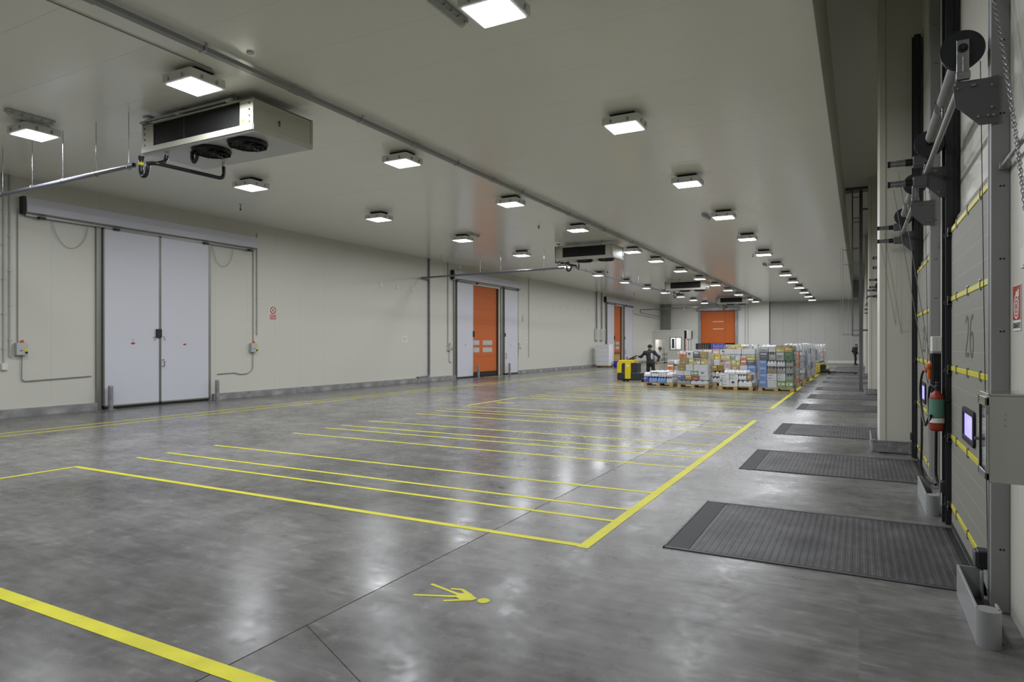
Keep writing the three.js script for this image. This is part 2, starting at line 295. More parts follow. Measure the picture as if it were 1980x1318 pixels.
// ================================================================ CEILING LAMPS
{
  const zs = []; for (let i = 0; i < 13; i++) zs.push(-6.28 - 4.55 * i);
  const build = (row, i, x, z) => {
    const rows = ['row nearest the loading doors', 'middle row', 'row nearest the left wall'];
    const where = i < 0 ? `behind the viewer, number ${-i}` : `${ORD[i]} from the viewer`;
    const t = thing('ceiling_lamp', `square white ceiling lamp, ${i < 0 ? (i === -1 ? 'just behind the viewer' : 'farther behind the viewer') : where}, in the ${rows[row]}`, 'ceiling lamp', [x, CY, z], 0, 'square lamps in three rows');
    const L = lampParts;
    for (const [n, g, m] of L) { const o = new THREE.Mesh(g, m); o.name = n; o.castShadow = o.receiveShadow = true; t.add(o); }
    const a = new THREE.RectAreaLight(LAMP_COLOR, LAMP_NITS, 0.5, 0.46); a.name = 'lamp_light';
    a.position.set(0, -0.218, 0); a.rotation.x = -Math.PI / 2; t.add(a);
  };
  const bodyShape = new THREE.Shape(); { const w = 0.31, h = 0.29, r = 0.05; bodyShape.moveTo(-w + r, -h); bodyShape.lineTo(w - r, -h); bodyShape.quadraticCurveTo(w, -h, w, -h + r); bodyShape.lineTo(w, h - r); bodyShape.quadraticCurveTo(w, h, w - r, h); bodyShape.lineTo(-w + r, h); bodyShape.quadraticCurveTo(-w, h, -w, h - r); bodyShape.lineTo(-w, -h + r); bodyShape.quadraticCurveTo(-w, -h, -w + r, -h); }
  const body = new THREE.ExtrudeGeometry(bodyShape, { depth: 0.105, bevelEnabled: true, bevelSize: 0.012, bevelThickness: 0.012, bevelSegments: 2, curveSegments: 4 }).rotateX(Math.PI / 2).translate(0, -0.088, 0);
  const clip = (x, z, ry) => T(merged([CB(-0.018, 0.018, -0.03, 0.012, 0, 0.014, 0.004), new THREE.TorusGeometry(0.014, 0.004, 5, 10).translate(0, 0.014, 0.012)]), x, -0.16, z, 0, ry, 0);
  const lampParts = [
    ['housing', merged(body), mat.lampBody],
    ['diffuser', merged(CB(-0.27, 0.27, -0.214, -0.198, -0.25, 0.25, 0.004)), mat.diffuser],
    ['mounting_bracket', merged([CB(-0.2, 0.2, -0.09, -0.004, -0.14, -0.1), CB(-0.2, 0.2, -0.09, -0.004, 0.1, 0.14), CB(-0.22, 0.22, -0.012, -0.001, -0.16, 0.16)]), mat.dark],
    ['clip', merged(clip(-0.15, 0.3, 0)), mat.steel], ['clip', merged(clip(0.15, 0.3, 0)), mat.steel], ['clip', merged(clip(0.32, -0.12, Math.PI / 2)), mat.steel], ['clip', merged(clip(0.32, 0.12, Math.PI / 2)), mat.steel],
    ['cable_entry', merged(cyl(V(0.1, -0.08, -0.2), V(0.1, -0.002, -0.2), 0.012)), mat.cableGrey],
  ];
  const XR = (i) => -3.52 - 0.1 * Math.exp(-i / 1.2), XM = (i) => (i === 4 || i === 11 ? -8.12 : -8.06 - 0.44 * Math.exp(-i / 2)), XL = (i) => -12.46 - 0.55 * Math.exp(-i / 2.4);
  zs.forEach((z, i) => { build(0, i, XR(i), z - (i > 0 ? 0 : 0.1)); build(1, i, XM(i), z + (i === 0 ? 0.1 : i === 4 || i === 11 ? -1.2 : 0)); build(2, i, XL(i), z); });
  [-1.75].forEach((z, i) => { build(0, -1 - i, -3.55, z); build(1, -1 - i, -8.4, z); build(2, -1 - i, -12.9, z); });
  // slim emergency lights beside some lamps, with clear covers
  [[-12.56, -6.0, 'beside the nearest lamp of the left row'], [-4.24, -6.35, 'beside the nearest lamp of the right row'], [-12.1, -19.8, 'beside the fourth lamp of the left row'], [-4.13, -20.4, 'beside the fourth lamp of the right row'], [-4.1, -34.2, 'beside the seventh lamp of the right row'], [-12.1, -33.4, 'beside the seventh lamp of the left row']].forEach(([x, z, w]) => {
    const t = thing('emergency_light', `slim clear emergency light on the ceiling ${w}`, 'emergency light', [x, CY, z], 0, 'unlit emergency lights');
    M('base_tray', CB(-0.07, 0.07, -0.05, -0.002, -0.37, 0.37, 0.01), mat.boxGrey, t);
    M('clear_cover', T(new THREE.CapsuleGeometry(0.055, 0.62, 6, 14), 0, -0.055, 0, Math.PI / 2), mat.clear, t);
    for (let k = 0; k < 5; k++) M('cover_clip', CB(0.048, 0.075, -0.075, -0.03, -0.3 + k * 0.15 - 0.012, -0.3 + k * 0.15 + 0.012, 0.003), mat.steel, t);
  });
}
{ // cable trunking along the ceiling, with brackets and the thin conduit beside it
  const t = thing('cable_trunking', 'long grey cable trunking running along the ceiling', 'cable trunking', [-7.56, CY, 0]);
  for (let i = 0; i < 22; i++) { const z = 5.0 - i * 3.05; M('trunking_length', CB(-0.05, 0.05, -0.105, -0.045, z - 3.04, z, 0.006), mat.greyPost, t); M('bracket', [CB(-0.062, 0.062, -0.112, -0.1, z - 1.5, z - 1.46), CB(0.055, 0.066, -0.112, -0.001, z - 1.5, z - 1.46)], mat.steel, t); M('coupling', CB(-0.056, 0.056, -0.111, -0.04, z - 0.12, z + 0.1, 0.004), mat.greyPost, t); }
  t.rotation.y = 0.0022;
  tag(M('thin_conduit', pipe([V(-8.25, CY - 0.012, 5.5), V(-8.15, CY - 0.012, -6.2)], 0.008, 6)), 'thin pale conduit on the ceiling left of the trunking', 'conduit').material = mat.cableGrey;
}

// ================================================================ COOLERS UNDER THE CEILING
function fanGuard(x, z, t) {
  const f = M('fan_ring', [T(new THREE.TorusGeometry(0.3, 0.016, 8, 36), x, 0.0, z, Math.PI / 2), new THREE.CylinderGeometry(0.3, 0.3, 0.09, 36, 1, true).translate(x, 0.0, z)], mat.black, t);
  M('fan_shroud', [new THREE.CylinderGeometry(0.285, 0.285, 0.004, 32).translate(x, 0.03, z)], mat.rubber, f);
  const blades = []; for (let k = 0; k < 5; k++) blades.push(T(T(new RoundedBoxGeometry(0.2, 0.012, 0.12, 1, 0.005), 0.15, 0, 0, 0.5), x, 0.0, z, 0, k * 1.2566, 0));
  M('fan_blades', [...blades, new THREE.CylinderGeometry(0.07, 0.075, 0.07, 18).translate(x, 0, z)], mat.dark, f);
  const rings = []; for (const r of [0.1, 0.17, 0.24]) rings.push(T(new THREE.TorusGeometry(r, 0.004, 5, 28), x, -0.06, z, Math.PI / 2));
  for (let k = 0; k < 4; k++) rings.push(T(cyl(V(-0.3, 0, 0), V(0.3, 0, 0), 0.005, 0.005, 6), x, -0.058, z, 0, k * Math.PI / 4 + 0.3, 0));
  M('fan_grille', rings, mat.dark, f);
  M('motor_arm', cyl(V(x, -0.055, z - 0.22), V(x, -0.03, z + 0.02), 0.012, 0.012, 8), mat.steel, f);
  for (const k of [-1, 1]) M('hinge_pin', cyl(V(x + k * 0.4, -0.01, z + 0.02), V(x + k * 0.29, -0.01, z + 0.02), 0.008, 0.008, 8), mat.dark, f);
}
const coolers = [[-9.57, -6.95, 2.76, 'nearest the viewer'], [-9.36, -23.45, 2.36, 'second from the viewer'], [-9.28, -39.75, 2.4, 'third from the viewer'], [-9.15, -55.0, 2.3, 'farthest from the viewer']];
coolers.forEach(([cx, cz, w, where], n) => {
  const t = thing('air_cooler', `beige ceiling air cooler with dark coil and two fans, ${where}`, 'air cooler', [cx, 5.02, cz], 0, 'ceiling air coolers');
  const h = 0.47, D = 1.22, W = w / 2;
  // local: y 0 bottom .. h top, z 0 front .. -D
  M('end_cabinet', CB(W - 0.3, W, 0.0, h, -D, 0, 0.008), mat.cooler, t);
  M('end_cabinet', CB(-W, -W + 0.3, 0.0, h, -D, 0, 0.008), mat.cooler, t);
  for (const s of [-1, 1]) { const holes = []; for (let k = 0; k < 4; k++) holes.push(T(new THREE.CylinderGeometry(0.016, 0.016, 0.006, 12), s * (W - 0.08), 0.1 + k * 0.095, 0.001, Math.PI / 2)); M('bolt_holes', holes, mat.black, t); }
  M('coil_block', B(-W + 0.3, W - 0.3, 0.06, h - 0.03, -0.3, -0.03), mat.black, t);
  const fins = []; for (let k = 0; k < 34; k++) fins.push(B(-W + 0.3, W - 0.3, 0.07 + k * 0.0108, 0.0745 + k * 0.0108, -0.04, -0.012)); fins.push(B(-0.28, -0.26, 0.06, h - 0.03, -0.03, -0.008));
  M('coil_fins', fins, mat.coil, t);
  M('top_panel', CB(-W, W, h - 0.025, h, -D, 0, 0.005), mat.cooler, t);
  M('back_panel', CB(-W, W, 0, h, -D - 0.02, -D, 0.005), mat.cooler, t);
  M('front_sill', CB(-W, W, -0.03, 0.065, -0.05, 0.012, 0.006), mat.cooler, t);
  M('drip_tray', ext([[0.0, -0.02], [-0.03, -0.05], [-0.07, -0.055], [-0.09, -0.02], [-D, -0.02], [-D, 0.03], [0, 0.03]], w - 0.02).rotateY(-Math.PI / 2).translate(W - 0.01, 0, 0), mat.coolerTray, t);
  // the extrusion runs along -x after turning; its profile x is local z
  M('side_trim', [CB(W - 0.012, W + 0.012, -0.03, 0.06, -D, 0.0, 0.004), CB(W - 0.01, W + 0.014, 0, h, -D - 0.01, -D + 0.03, 0.004)], mat.cooler, t);
  M('top_rail', CB(-W + 0.1, W - 0.45, h + 0.02, h + 0.06, -0.02, 0.02, 0.004), mat.steel, t);
  for (const x of [-W + 0.08, -0.35, W - 0.5]) M('hanger', [CB(x - 0.05, x + 0.05, h - 0.01, h + 0.03, -0.06, 0.06), cyl(V(x, h, -0.1), V(x, 0.61, -0.1), 0.01, 0.01, 8), CB(x - 0.06, x + 0.06, 0.59, 0.61, -0.16, 0.0)], mat.cooler, t);
  fanGuard(-0.12, -0.42, t); fanGuard(0.76, -0.42, t);
  for (const o of t.children) if (o.name === 'fan_ring') o.position.y = -0.05;
  M('drain_stub', [cyl(V(-W + 0.5, -0.1, -0.12), V(-W + 0.5, -0.02, -0.12), 0.035), cyl(V(-0.62, -0.1, -1.05), V(-0.62, -0.02, -1.05), 0.035)], mat.offWhite, t);
  if (n === 0) { M('mark', T(letters('1', 0.09), W + 0.013, 0.2, -0.5, 0, Math.PI / 2, 0), mat.black, t); M('warning_sticker', CB(W - 0.25, W - 0.2, 0.1, 0.16, 0.001, 0.003, 0.0005), mat.yellowBar, t); }
  if (n === 0) M('specification_label', CB(W - 0.16, W - 0.11, 0.08, 0.3, 0.001, 0.003, 0.0005), mat.white, t);
  // black insulated drain below the unit
  const d = new THREE.Group(); d.name = 'drain_assembly'; d.position.y = -0.32; t.add(d);   // black insulated drain with its trap, fixed below the unit
  const ax = -W + 0.5, bx = -0.62;
  const tx = n === 0 ? -W + 0.3 : -W + 0.62, tz = 0.16;
  M('drain_run', pipe([V(bx, 0.24, -1.05), V(bx, 0.0, -1.05), V(tx + 0.28, 0.02, 0.14), V(tx + 0.09, 0.03, tz)], 0.034, 12, 0.1), mat.pipeBlack, d);
  M('drain_branch', pipe([V(ax, 0.24, -0.12), V(ax, 0.12, -0.1), V(tx + 0.3, 0.02, 0.1)], 0.034, 12, 0.08), mat.pipeBlack, d);
  M('drain_trap_bend', curve([V(tx + 0.12, 0.03, tz), V(tx + 0.1, -0.08, tz), V(tx + 0.05, -0.16, tz), V(tx - 0.03, -0.16, tz), V(tx - 0.07, -0.08, tz), V(tx - 0.07, 0.02, tz), V(tx - 0.07, 0.12, tz)], 0.036, 30, 12), mat.pipeBlack, d);
  M('trap_cap', cyl(V(tx - 0.07, 0.1, tz), V(tx - 0.07, 0.17, tz), 0.042, 0.055), mat.pipeBlack, d);
  M('trap_sticker', cyl(V(tx - 0.07, 0.02, tz), V(tx - 0.07, 0.07, tz), 0.0375, 0.0375, 14, true), mat.yellowBar, d);
  if (n === 0) M('second_trap', curve([V(ax + 0.42, 0.28, -0.3), V(ax + 0.42, 0.16, -0.3), V(ax + 0.47, 0.09, -0.3), V(ax + 0.54, 0.16, -0.3), V(ax + 0.54, 0.28, -0.3)], 0.03, 20, 10), mat.pipeBlack, d);
  else M('refrigerant_pipe', pipe([V(-W - 0.05, 0.85, -0.1), V(-W - 0.05, 0.2, -0.1), V(-W + 0.12, 0.22, -0.1), V(-W + 0.14, 0.3, -0.1)], 0.024, 10, 0.06), mat.pipeBlack, d);
});
// grey drain mains hung on rods
function drainMain(label, pts, rods) {
  const t = thing('drain_main', label, 'drain pipe', [0, 0, 0], 0, 'grey drain pipes under the ceiling');
  M('pipe_run', pipe(pts, 0.04, 14, 0.09), mat.pipeGrey, t);
  for (const [x, z, y = 4.7] of rods) {
    M('hanger_rod', cyl(V(x, y + 0.03, z), V(x, CY, z), 0.006, 0.006, 6), mat.steel, t);
    M('pipe_clip', T(new THREE.TorusGeometry(0.043, 0.007, 6, 14), x, y, z, 0, pts[0].z === pts[1].z ? Math.PI / 2 : 0, 0), mat.steel, t);
  }
}
drainMain('grey drain pipe from the nearest cooler to the left wall', [V(-10.8, 4.72, -6.72), V(-17.3, 4.66, -6.72), V(-17.38, 4.6, -6.72)], [-10.95, -11.9, -12.95, -14.0, -15.1, -16.2].map((x) => [x, -6.72]));
drainMain('grey drain pipe crossing in front of the middle orange door', [V(-10.3, 4.72, -23.75), V(-17.3, 4.66, -23.85)], [-11.2, -12.2, -13.2, -14.2, -15.2, -16.2].map((x) => [x, -23.8]));
drainMain('grey drain pipe running lengthwise between the second and third coolers', [V(-10.3, 4.85, -23.9), V(-10.25, 4.83, -39.5)], [-26, -28.5, -31, -33.5, -36, -38.5].map((z) => [-10.28, z, 4.84]));
drainMain('grey drain pipe from the farthest cooler back along the wall', [V(-10.0, 4.74, -54.85), V(-16.9, 4.7, -55.6), V(-16.9, 4.45, -55.7), V(-16.9, 4.3, -63.6)], [-11.5, -13, -14.5, -16].map((x) => [x, -55.0 - (x + 10) * -0.1]));
{
  const t = thing('downpipe', 'dark grey vertical drain pipe on the left wall before the middle door', 'drain pipe', [WX + 0.06, 0, -24.6]);
  M('pipe_run', pipe([V(0, CY - 0.02, 0), V(0, 0.24, 0), V(0, 0.2, 0.9)], 0.045, 14, 0.06), mat.pipeGrey, t);
  M('pipe_elbow', pipe([V(0, 4.6, 0), V(0, 4.66, 0.1), V(0.1, 4.66, 0.72)], 0.042, 12, 0.1), mat.pipeGrey, t);
  for (let y = 0.5; y < 5.4; y += 0.85) M('pipe_clip', [T(new THREE.TorusGeometry(0.05, 0.009, 6, 16), 0, y, 0, Math.PI / 2), CB(-0.06, -0.02, y - 0.015, y + 0.015, -0.015, 0.015)], mat.steel, t);
}
// little sensors and a sprinkler on the ceiling
[[-15.35, -12.6, 'hanging near the left wall', 0.14], [-9.42, -19.6, 'just before the second air cooler', 0.05], [-7.24, -6.1, 'white and round beside the trunking', 0.015], [-4.1, -30.2, 'among the far lamps of the right row', 0.08], [-15.2, -48.5, 'above the far orange door', 0.14]].forEach(([x, z, w, l]) => {
  const t = thing('ceiling_sensor', `small ceiling sensor ${w}`, 'sensor', [x, CY, z], 0, 'small ceiling sensors');
  M('rose', new THREE.CylinderGeometry(0.045, 0.05, 0.015, 18).translate(0, -0.0075, 0), mat.boxGrey, t);
  if (l > 0.02) { M('stem', cyl(V(0, -l, 0), V(0, -0.01, 0), 0.01, 0.01, 8), mat.dark, t); M('head', new THREE.SphereGeometry(0.03, 12, 8).scale(1, 0.8, 1).translate(0, -l - 0.01, 0), mat.dark, t); }
});

// ================================================================ LEFT WALL: SLIDING COLD-STORE DOORS
function bollard(label, x, z, h = 0.62) {
  const t = thing('bollard', label, 'bollard', [x, 0, z], 0, 'steel bollards beside the sliding doors');
  M('post', new THREE.LatheGeometry([[0, 0.0], [0.06, 0.0], [0.06, h - 0.03], [0.05, h], [0, h]].map((p) => new THREE.Vector2(...p)), 20), mat.galv, t);
  M('base_plate', CB(-0.09, 0.09, 0, 0.012, -0.09, 0.09, 0.003), mat.galv, t);
}
function leaf(name, label, zN, zF, y1, handle, extra) {       // a flat white sliding leaf; local x to the right
  const w = zN - zF, t = thing(name, label, 'sliding door', [WX + 0.03, 0.06, zN], ON_LEFT);
  M('leaf_panel', CB(0.03, w - 0.03, 0.03, y1 - 0.09, 0.01, 0.095, 0.006), mat.doorWhite, t);
  M('edge_frame', [CB(0, 0.035, 0, y1 - 0.06, 0, 0.1), CB(w - 0.035, w, 0, y1 - 0.06, 0, 0.1), CB(0, w, y1 - 0.1, y1 - 0.06, 0, 0.1), CB(0, w, 0, 0.04, 0, 0.1)], mat.frame, t);
  M('bottom_seal', B(0.01, w - 0.01, -0.045, 0.0, 0.02, 0.08), mat.rubber, t);
  extra?.(t, w);
  return t;
}
function rail(label, zN, zF, y0, y1) {
  const w = zN - zF, t = thing('door_rail_cover', label, 'door rail cover', [WX, y0, zN], ON_LEFT, 'rail covers over the sliding doors');
  const h = y1 - y0;
  M('cover_panel', ext([[0.02, 0], [0.24, 0.03], [0.24, h * 0.5], [0.2, h], [0.02, h]], w, 0.004).rotateY(-Math.PI / 2).translate(w, 0, 0), mat.cover, t);
  M('end_cap', CB(-0.07, 0.0, -0.02, h + 0.02, 0.02, 0.2, 0.012), mat.black, t);
  M('track', [CB(0.02, w - 0.02, -0.06, 0.0, 0.05, 0.12, 0.004)], mat.frame, t);
  for (const x of [0.35, w * 0.32, w * 0.72, w - 0.25]) M('roller_bracket', CB(x - 0.07, x + 0.07, -0.09, -0.03, 0.08, 0.2, 0.008), mat.dark, t);
  for (const k of [0.25, 0.5, 0.75]) M('crease', B(0.01, w - 0.01, h * k - 0.003, h * k + 0.003, 0.24 - 0.04 * Math.max(0, k - 0.5) / 0.5, 0.2435 - 0.04 * Math.max(0, k - 0.5) / 0.5), mat.frame, t);
}
function diamond(t, x, y, s = 1) { M('diamond_sticker', ext([[-0.075 * s, 0], [0, -0.035 * s], [0.075 * s, 0], [0, 0.035 * s]], 0.002).translate(x, y, 0.096), mat.red, t); }
// nearest door, closed
leaf('sliding_door_leaf', 'left closed white leaf of the nearest sliding door', -9.97, -11.52, 4.73, 0, (t, w) => {
  diamond(t, 0.78, 1.66); M('small_notice', CB(0.74, 0.82, 1.73, 1.77, 0.095, 0.097, 0.0005), mat.boxGrey, t);
  M('lock_box', CB(w - 0.13, w + 0.03, 1.82, 2.06, 0.1, 0.15, 0.012), mat.black, t);
  M('door_number', T(letters('5', 0.11, thin), w - 0.16, 1.79, 0.096), mat.numeral, t);
});
leaf('sliding_door_leaf', 'right closed white leaf of the nearest sliding door', -11.53, -13.1, 4.73, 0, (t, w) => {
  diamond(t, 0.75, 1.63, 0.85); M('door_number', T(letters('5', 0.11, thin), 0.12, 1.8, 0.096), mat.numeral, t);
  M('pull_handle', curve([V(0.07, 1.02, 0.1), V(0.07, 1.02, 0.16), V(0.075, 1.12, 0.17), V(0.07, 1.2, 0.16), V(0.07, 1.2, 0.1)], 0.014, 24, 8), mat.steel, t);
});
rail('long white rail cover over the nearest sliding door', -8.16, -14.82, 4.78, 5.15);
{
  const t = thing('door_frame', 'grey steel frame post at the left of the nearest sliding door', 'door frame', [WX, 0, -9.9], ON_LEFT);
  M('jamb', CB(-0.07, 0.06, 0, 4.78, 0, 0.06, 0.006), mat.frame, t);
  const u = thing('door_frame', 'grey steel frame post at the right of the nearest sliding door', 'door frame', [WX, 0, -13.14], ON_LEFT);
  M('jamb', CB(-0.04, 0.06, 0, 4.78, 0, 0.06, 0.006), mat.frame, u);
}
bollard('steel bollard at the left foot of the nearest sliding door', WX + 0.28, -10.06); bollard('steel bollard at the right foot of the nearest sliding door', WX + 0.28, -13.25);
// middle and far doors: leaves slid open, orange shutter between them
function openDoor(o, which) {
  const w = o.zl - o.zlf;
  leaf('sliding_door_leaf', `open white leaf left of the ${which} orange door`, o.zl, o.zlf, o.top, 0, (t, ww) => {
    M('lock_box', CB(ww - 0.06, ww + 0.06, 2.0, 2.3, 0.09, 0.15, 0.012), mat.black, t); M('grip_hole', T(new THREE.CylinderGeometry(0.04, 0.04, 0.006, 14), ww * 0.5, 1.6, 0.096, Math.PI / 2), mat.frame, t);
  });
  leaf('sliding_door_leaf', `open white leaf right of the ${which} orange door`, o.zr, o.zrf, o.top, 0, (t, ww) => {
    M('lock_box', CB(0.0, 0.07, 2.05, 2.25, 0.09, 0.14, 0.012), mat.black, t); M('grip_hole', T(new THREE.CylinderGeometry(0.035, 0.035, 0.006, 14), ww * 0.45, 1.6, 0.096, Math.PI / 2), mat.frame, t);
    M('pull_handle', curve([V(0.08, 0.85, 0.1), V(0.08, 0.85, 0.17), V(0.08, 1.0, 0.18), V(0.08, 1.12, 0.17), V(0.08, 1.12, 0.1)], 0.016, 20, 8), mat.steel, t);
  });
  rail(`white rail cover over the ${which} orange door`, o.zl + 0.35, o.zrf - 0.2, o.top + 0.1, o.top + 0.5);
  const jm = thing('door_frame', `grey steel post left of the open leaf of the ${which} orange door`, 'door frame', [WX, 0, o.zl], ON_LEFT);
  M('jamb', CB(-0.17, -0.02, 0, o.top + 0.08, 0, 0.06, 0.006), mat.frame, jm);
  const jr = thing('door_frame', `grey steel post between orange curtain and right leaf of the ${which} door`, 'door frame', [WX, 0, o.of], ON_LEFT);
  M('jamb', CB(0.12, 0.3, 0, o.top + 0.06, 0, 0.07, 0.006), mat.frame, jr);
  const ow = o.on - o.of, s = thing('rapid_shutter', `orange fabric shutter of the ${which} door with four grey window strips`, 'shutter', [WX - 0.12, 0, o.on], ON_LEFT);
  M('jamb', CB(ow - 0.02, ow + 0.1, 0, o.top, 0.02, 0.14, 0.006), mat.wall, s);
  M('head', CB(0, ow + 0.1, o.top - 0.04, o.top + 0.08, 0.02, 0.16, 0.006), mat.wall, s);
  M('curtain', CB(0, ow, 0.24, o.top, 0, 0.025, 0.004), mat.orange, s);
  for (const y of [1.05, 2.75, 3.5]) M('curtain_seam', CB(0, ow, y, y + 0.02, 0.024, 0.03, 0.002), mat.orangeDark, s);
  M('bottom_bar', CB(0, ow, 0.02, 0.26, -0.005, 0.05, 0.008), mat.rubber, s);
  const a = ow * 0.02, b = ow * 0.33, c = ow * 0.45, d = ow * 0.8;
  for (const [y0, y1] of [[1.65, 1.9], [1.27, 1.52]]) for (const [x0, x1] of [[a, b], [c, d]]) M('window_strip', CB(x0, x1, y0, y1, 0.02, 0.032, 0.003), mat.boxGrey, s);
  M('side_guide', [CB(ow - 0.09, ow, 0, o.top, 0.02, 0.09, 0.005)], mat.dark, s);
}
openDoor({ zl: -26.85, zlf: -28.38, zr: -31.68, zrf: -33.3, on: -28.38, of: -31.25, top: 4.76 }, 'middle');
openDoor({ zl: -48.35, zlf: -50.0, zr: -52.62, zrf: -54.8, on: -50.0, of: -52.3, top: 4.86 }, 'far');
bollard('steel bollard at the left foot of the middle orange door', WX + 0.32, -28.55, 0.65); bollard('steel bollard at the right foot of the middle orange door', WX + 0.32, -31.9, 0.65);
bollard('steel bollard at the left foot of the far orange door', WX + 0.32, -50.3, 0.65); bollard('steel bollard at the right foot of the far orange door', WX + 0.32, -52.7, 0.65);
// door control boxes with beacon, conduit and feed cable
function controlBox(label, z, y, flip, tall, short) {
  const t = thing('control_box', label, 'control box', [WX, y, z], ON_LEFT, 'door control boxes');
  M('case', CB(-0.13, 0.11, -0.16, 0.13, 0, 0.13, 0.01), mat.boxGrey, t);
  M('beacon', [new THREE.SphereGeometry(0.035, 14, 10).scale(1, 1.1, 1).translate(0.02, 0.165, 0.06), new THREE.CylinderGeometry(0.036, 0.036, 0.03, 14).translate(0.02, 0.142, 0.06)], mat.orangeLamp, t);
  M('warning_sticker', CB(0.035, 0.085, -0.06, 0.02, 0.129, 0.132, 0.0005), mat.yellowBar, t);
  M('switch', T(new THREE.CylinderGeometry(0.025, 0.025, 0.03, 14), 0.07, -0.1, 0.14, Math.PI / 2), mat.black, t); M('button', T(new THREE.CylinderGeometry(0.013, 0.013, 0.02, 12), -0.04, -0.05, 0.135, Math.PI / 2), mat.dark, t);
  M('button', T(new THREE.CylinderGeometry(0.013, 0.013, 0.02, 12), 0.02, -0.05, 0.135, Math.PI / 2), mat.yellowBar, t);
  const up = flip ? 0.02 : -0.06;
  M('conduit', cyl(V(up, 0.13, 0.02), V(up, tall, 0.02), 0.012, 0.012, 8), mat.cableGrey, t);
  const dir = flip ? -1 : 1, L = short ? 0.22 : flip ? 1.32 : 1.6;
  M('feed_cable', pipe(short ? [V(0, -0.16, 0.04), V(0, -0.7, 0.03), V(dir * 0.2, -0.75, 0.03)] : flip ? [V(0, -0.16, 0.04), V(0, -0.72, 0.03), V(-0.2, -0.85, 0.03), V(-0.5, -0.86, 0.03), V(-0.7, -0.8, 0.03), V(-L, -0.82, 0.03)] : [V(0.02, -0.16, 0.04), V(0.02, -0.78, 0.03), V(L, -0.72, 0.03)], 0.012, 8, 0.1), mat.cableGrey, t);
}
controlBox('grey control box with orange beacon left of the nearest sliding door', -8.12, 1.6, false, 3.3);
controlBox('grey control box with orange beacon right of the nearest sliding door', -14.78, 1.6, true, 3.3);
controlBox('small grey control box left of the middle orange door', -26.3, 1.55, false, 3.4, true);
controlBox('small control box right of the middle orange door', -33.5, 1.55, true, 3.3, true);
{ // conduits running down the wall
  const c = (z, y0, y1, label, box) => { const t = thing('wall_conduit', label, 'conduit', [WX, y0, z], ON_LEFT, 'grey conduits on the left wall'); M('tube', cyl(V(0, 0, 0.03), V(0, y1 - y0, 0.03), 0.02, 0.02, 10), mat.boxGrey, t); for (let y = 0.4; y < y1 - y0; y += 0.8) M('saddle', CB(-0.035, 0.035, y - 0.012, y + 0.012, 0, 0.054, 0.004), mat.boxGrey, t); if (box) M('socket', CB(-0.06, 0.06, -0.1, 0.06, 0, 0.07, 0.01), mat.offWhite, t); };
  c(-7.78, 1.2, CY, 'pale conduit ending in a socket at the far left of the photo', true);
  c(-7.9, 1.4, CY, 'pale conduit second from the left edge of the photo', false);
  c(-14.95, 2.0, CY - 0.3, 'thin grey conduit right of the nearest sliding door', false);
  c(-26.2, 1.5, CY, 'thin conduit just left of the middle orange door', true);
  c(-34.9, 0.9, CY, 'thin conduit just right of the middle orange door', false);
  // slack cables looping under the rail cover
  const loop = (z, s, label) => { const t = tag(M('slack_cable', curve([V(-0.42 * s, 0.3, 0.05), V(-0.3 * s, -0.05, 0.05), V(-0.1 * s, -0.28, 0.05), V(0.12 * s, -0.28, 0.05), V(0.34 * s, -0.05, 0.05), V(0.42 * s, 0.28, 0.05)], 0.006, 30, 6), mat.cableGrey), label, 'cable', 'slack door cables'); t.position.set(WX, 4.4, z); t.rotation.y = ON_LEFT; };
  loop(-9.2, 1, 'slack cable loop left of the nearest door leaf'); loop(-13.62, 0.9, 'slack cable loop right of the nearest door leaf');
  // pipe penetrations sealed with round patches high on the wall
  [[-21.25, 4.15], [-22.35, 4.14], [-23.4, 4.13]].forEach(([z, y], i) => { const t = tag(M('sealed_hole', T(new THREE.CylinderGeometry(0.11, 0.12, 0.02, 20), 0, 0, 0.008, Math.PI / 2), mat.block), `round sealed patch high on the left wall, ${ORD[i]} of three`, 'wall patch', 'sealed patches'); t.position.set(WX, y, z); t.rotation.y = ON_LEFT; });
  for (let i = 0; i < 8; i++) { const t = tag(M('sealed_hole', T(new THREE.CylinderGeometry(0.12, 0.13, 0.02, 16), 0, 0, 0.008, Math.PI / 2), mat.block), `round sealed patch in the far row on the left wall, ${ORD[i]} from the left`, 'wall patch', 'far sealed patches'); t.position.set(WX, 4.15 + 0.01 * i, -37.2 - i * 1.25); t.rotation.y = ON_LEFT; }
}
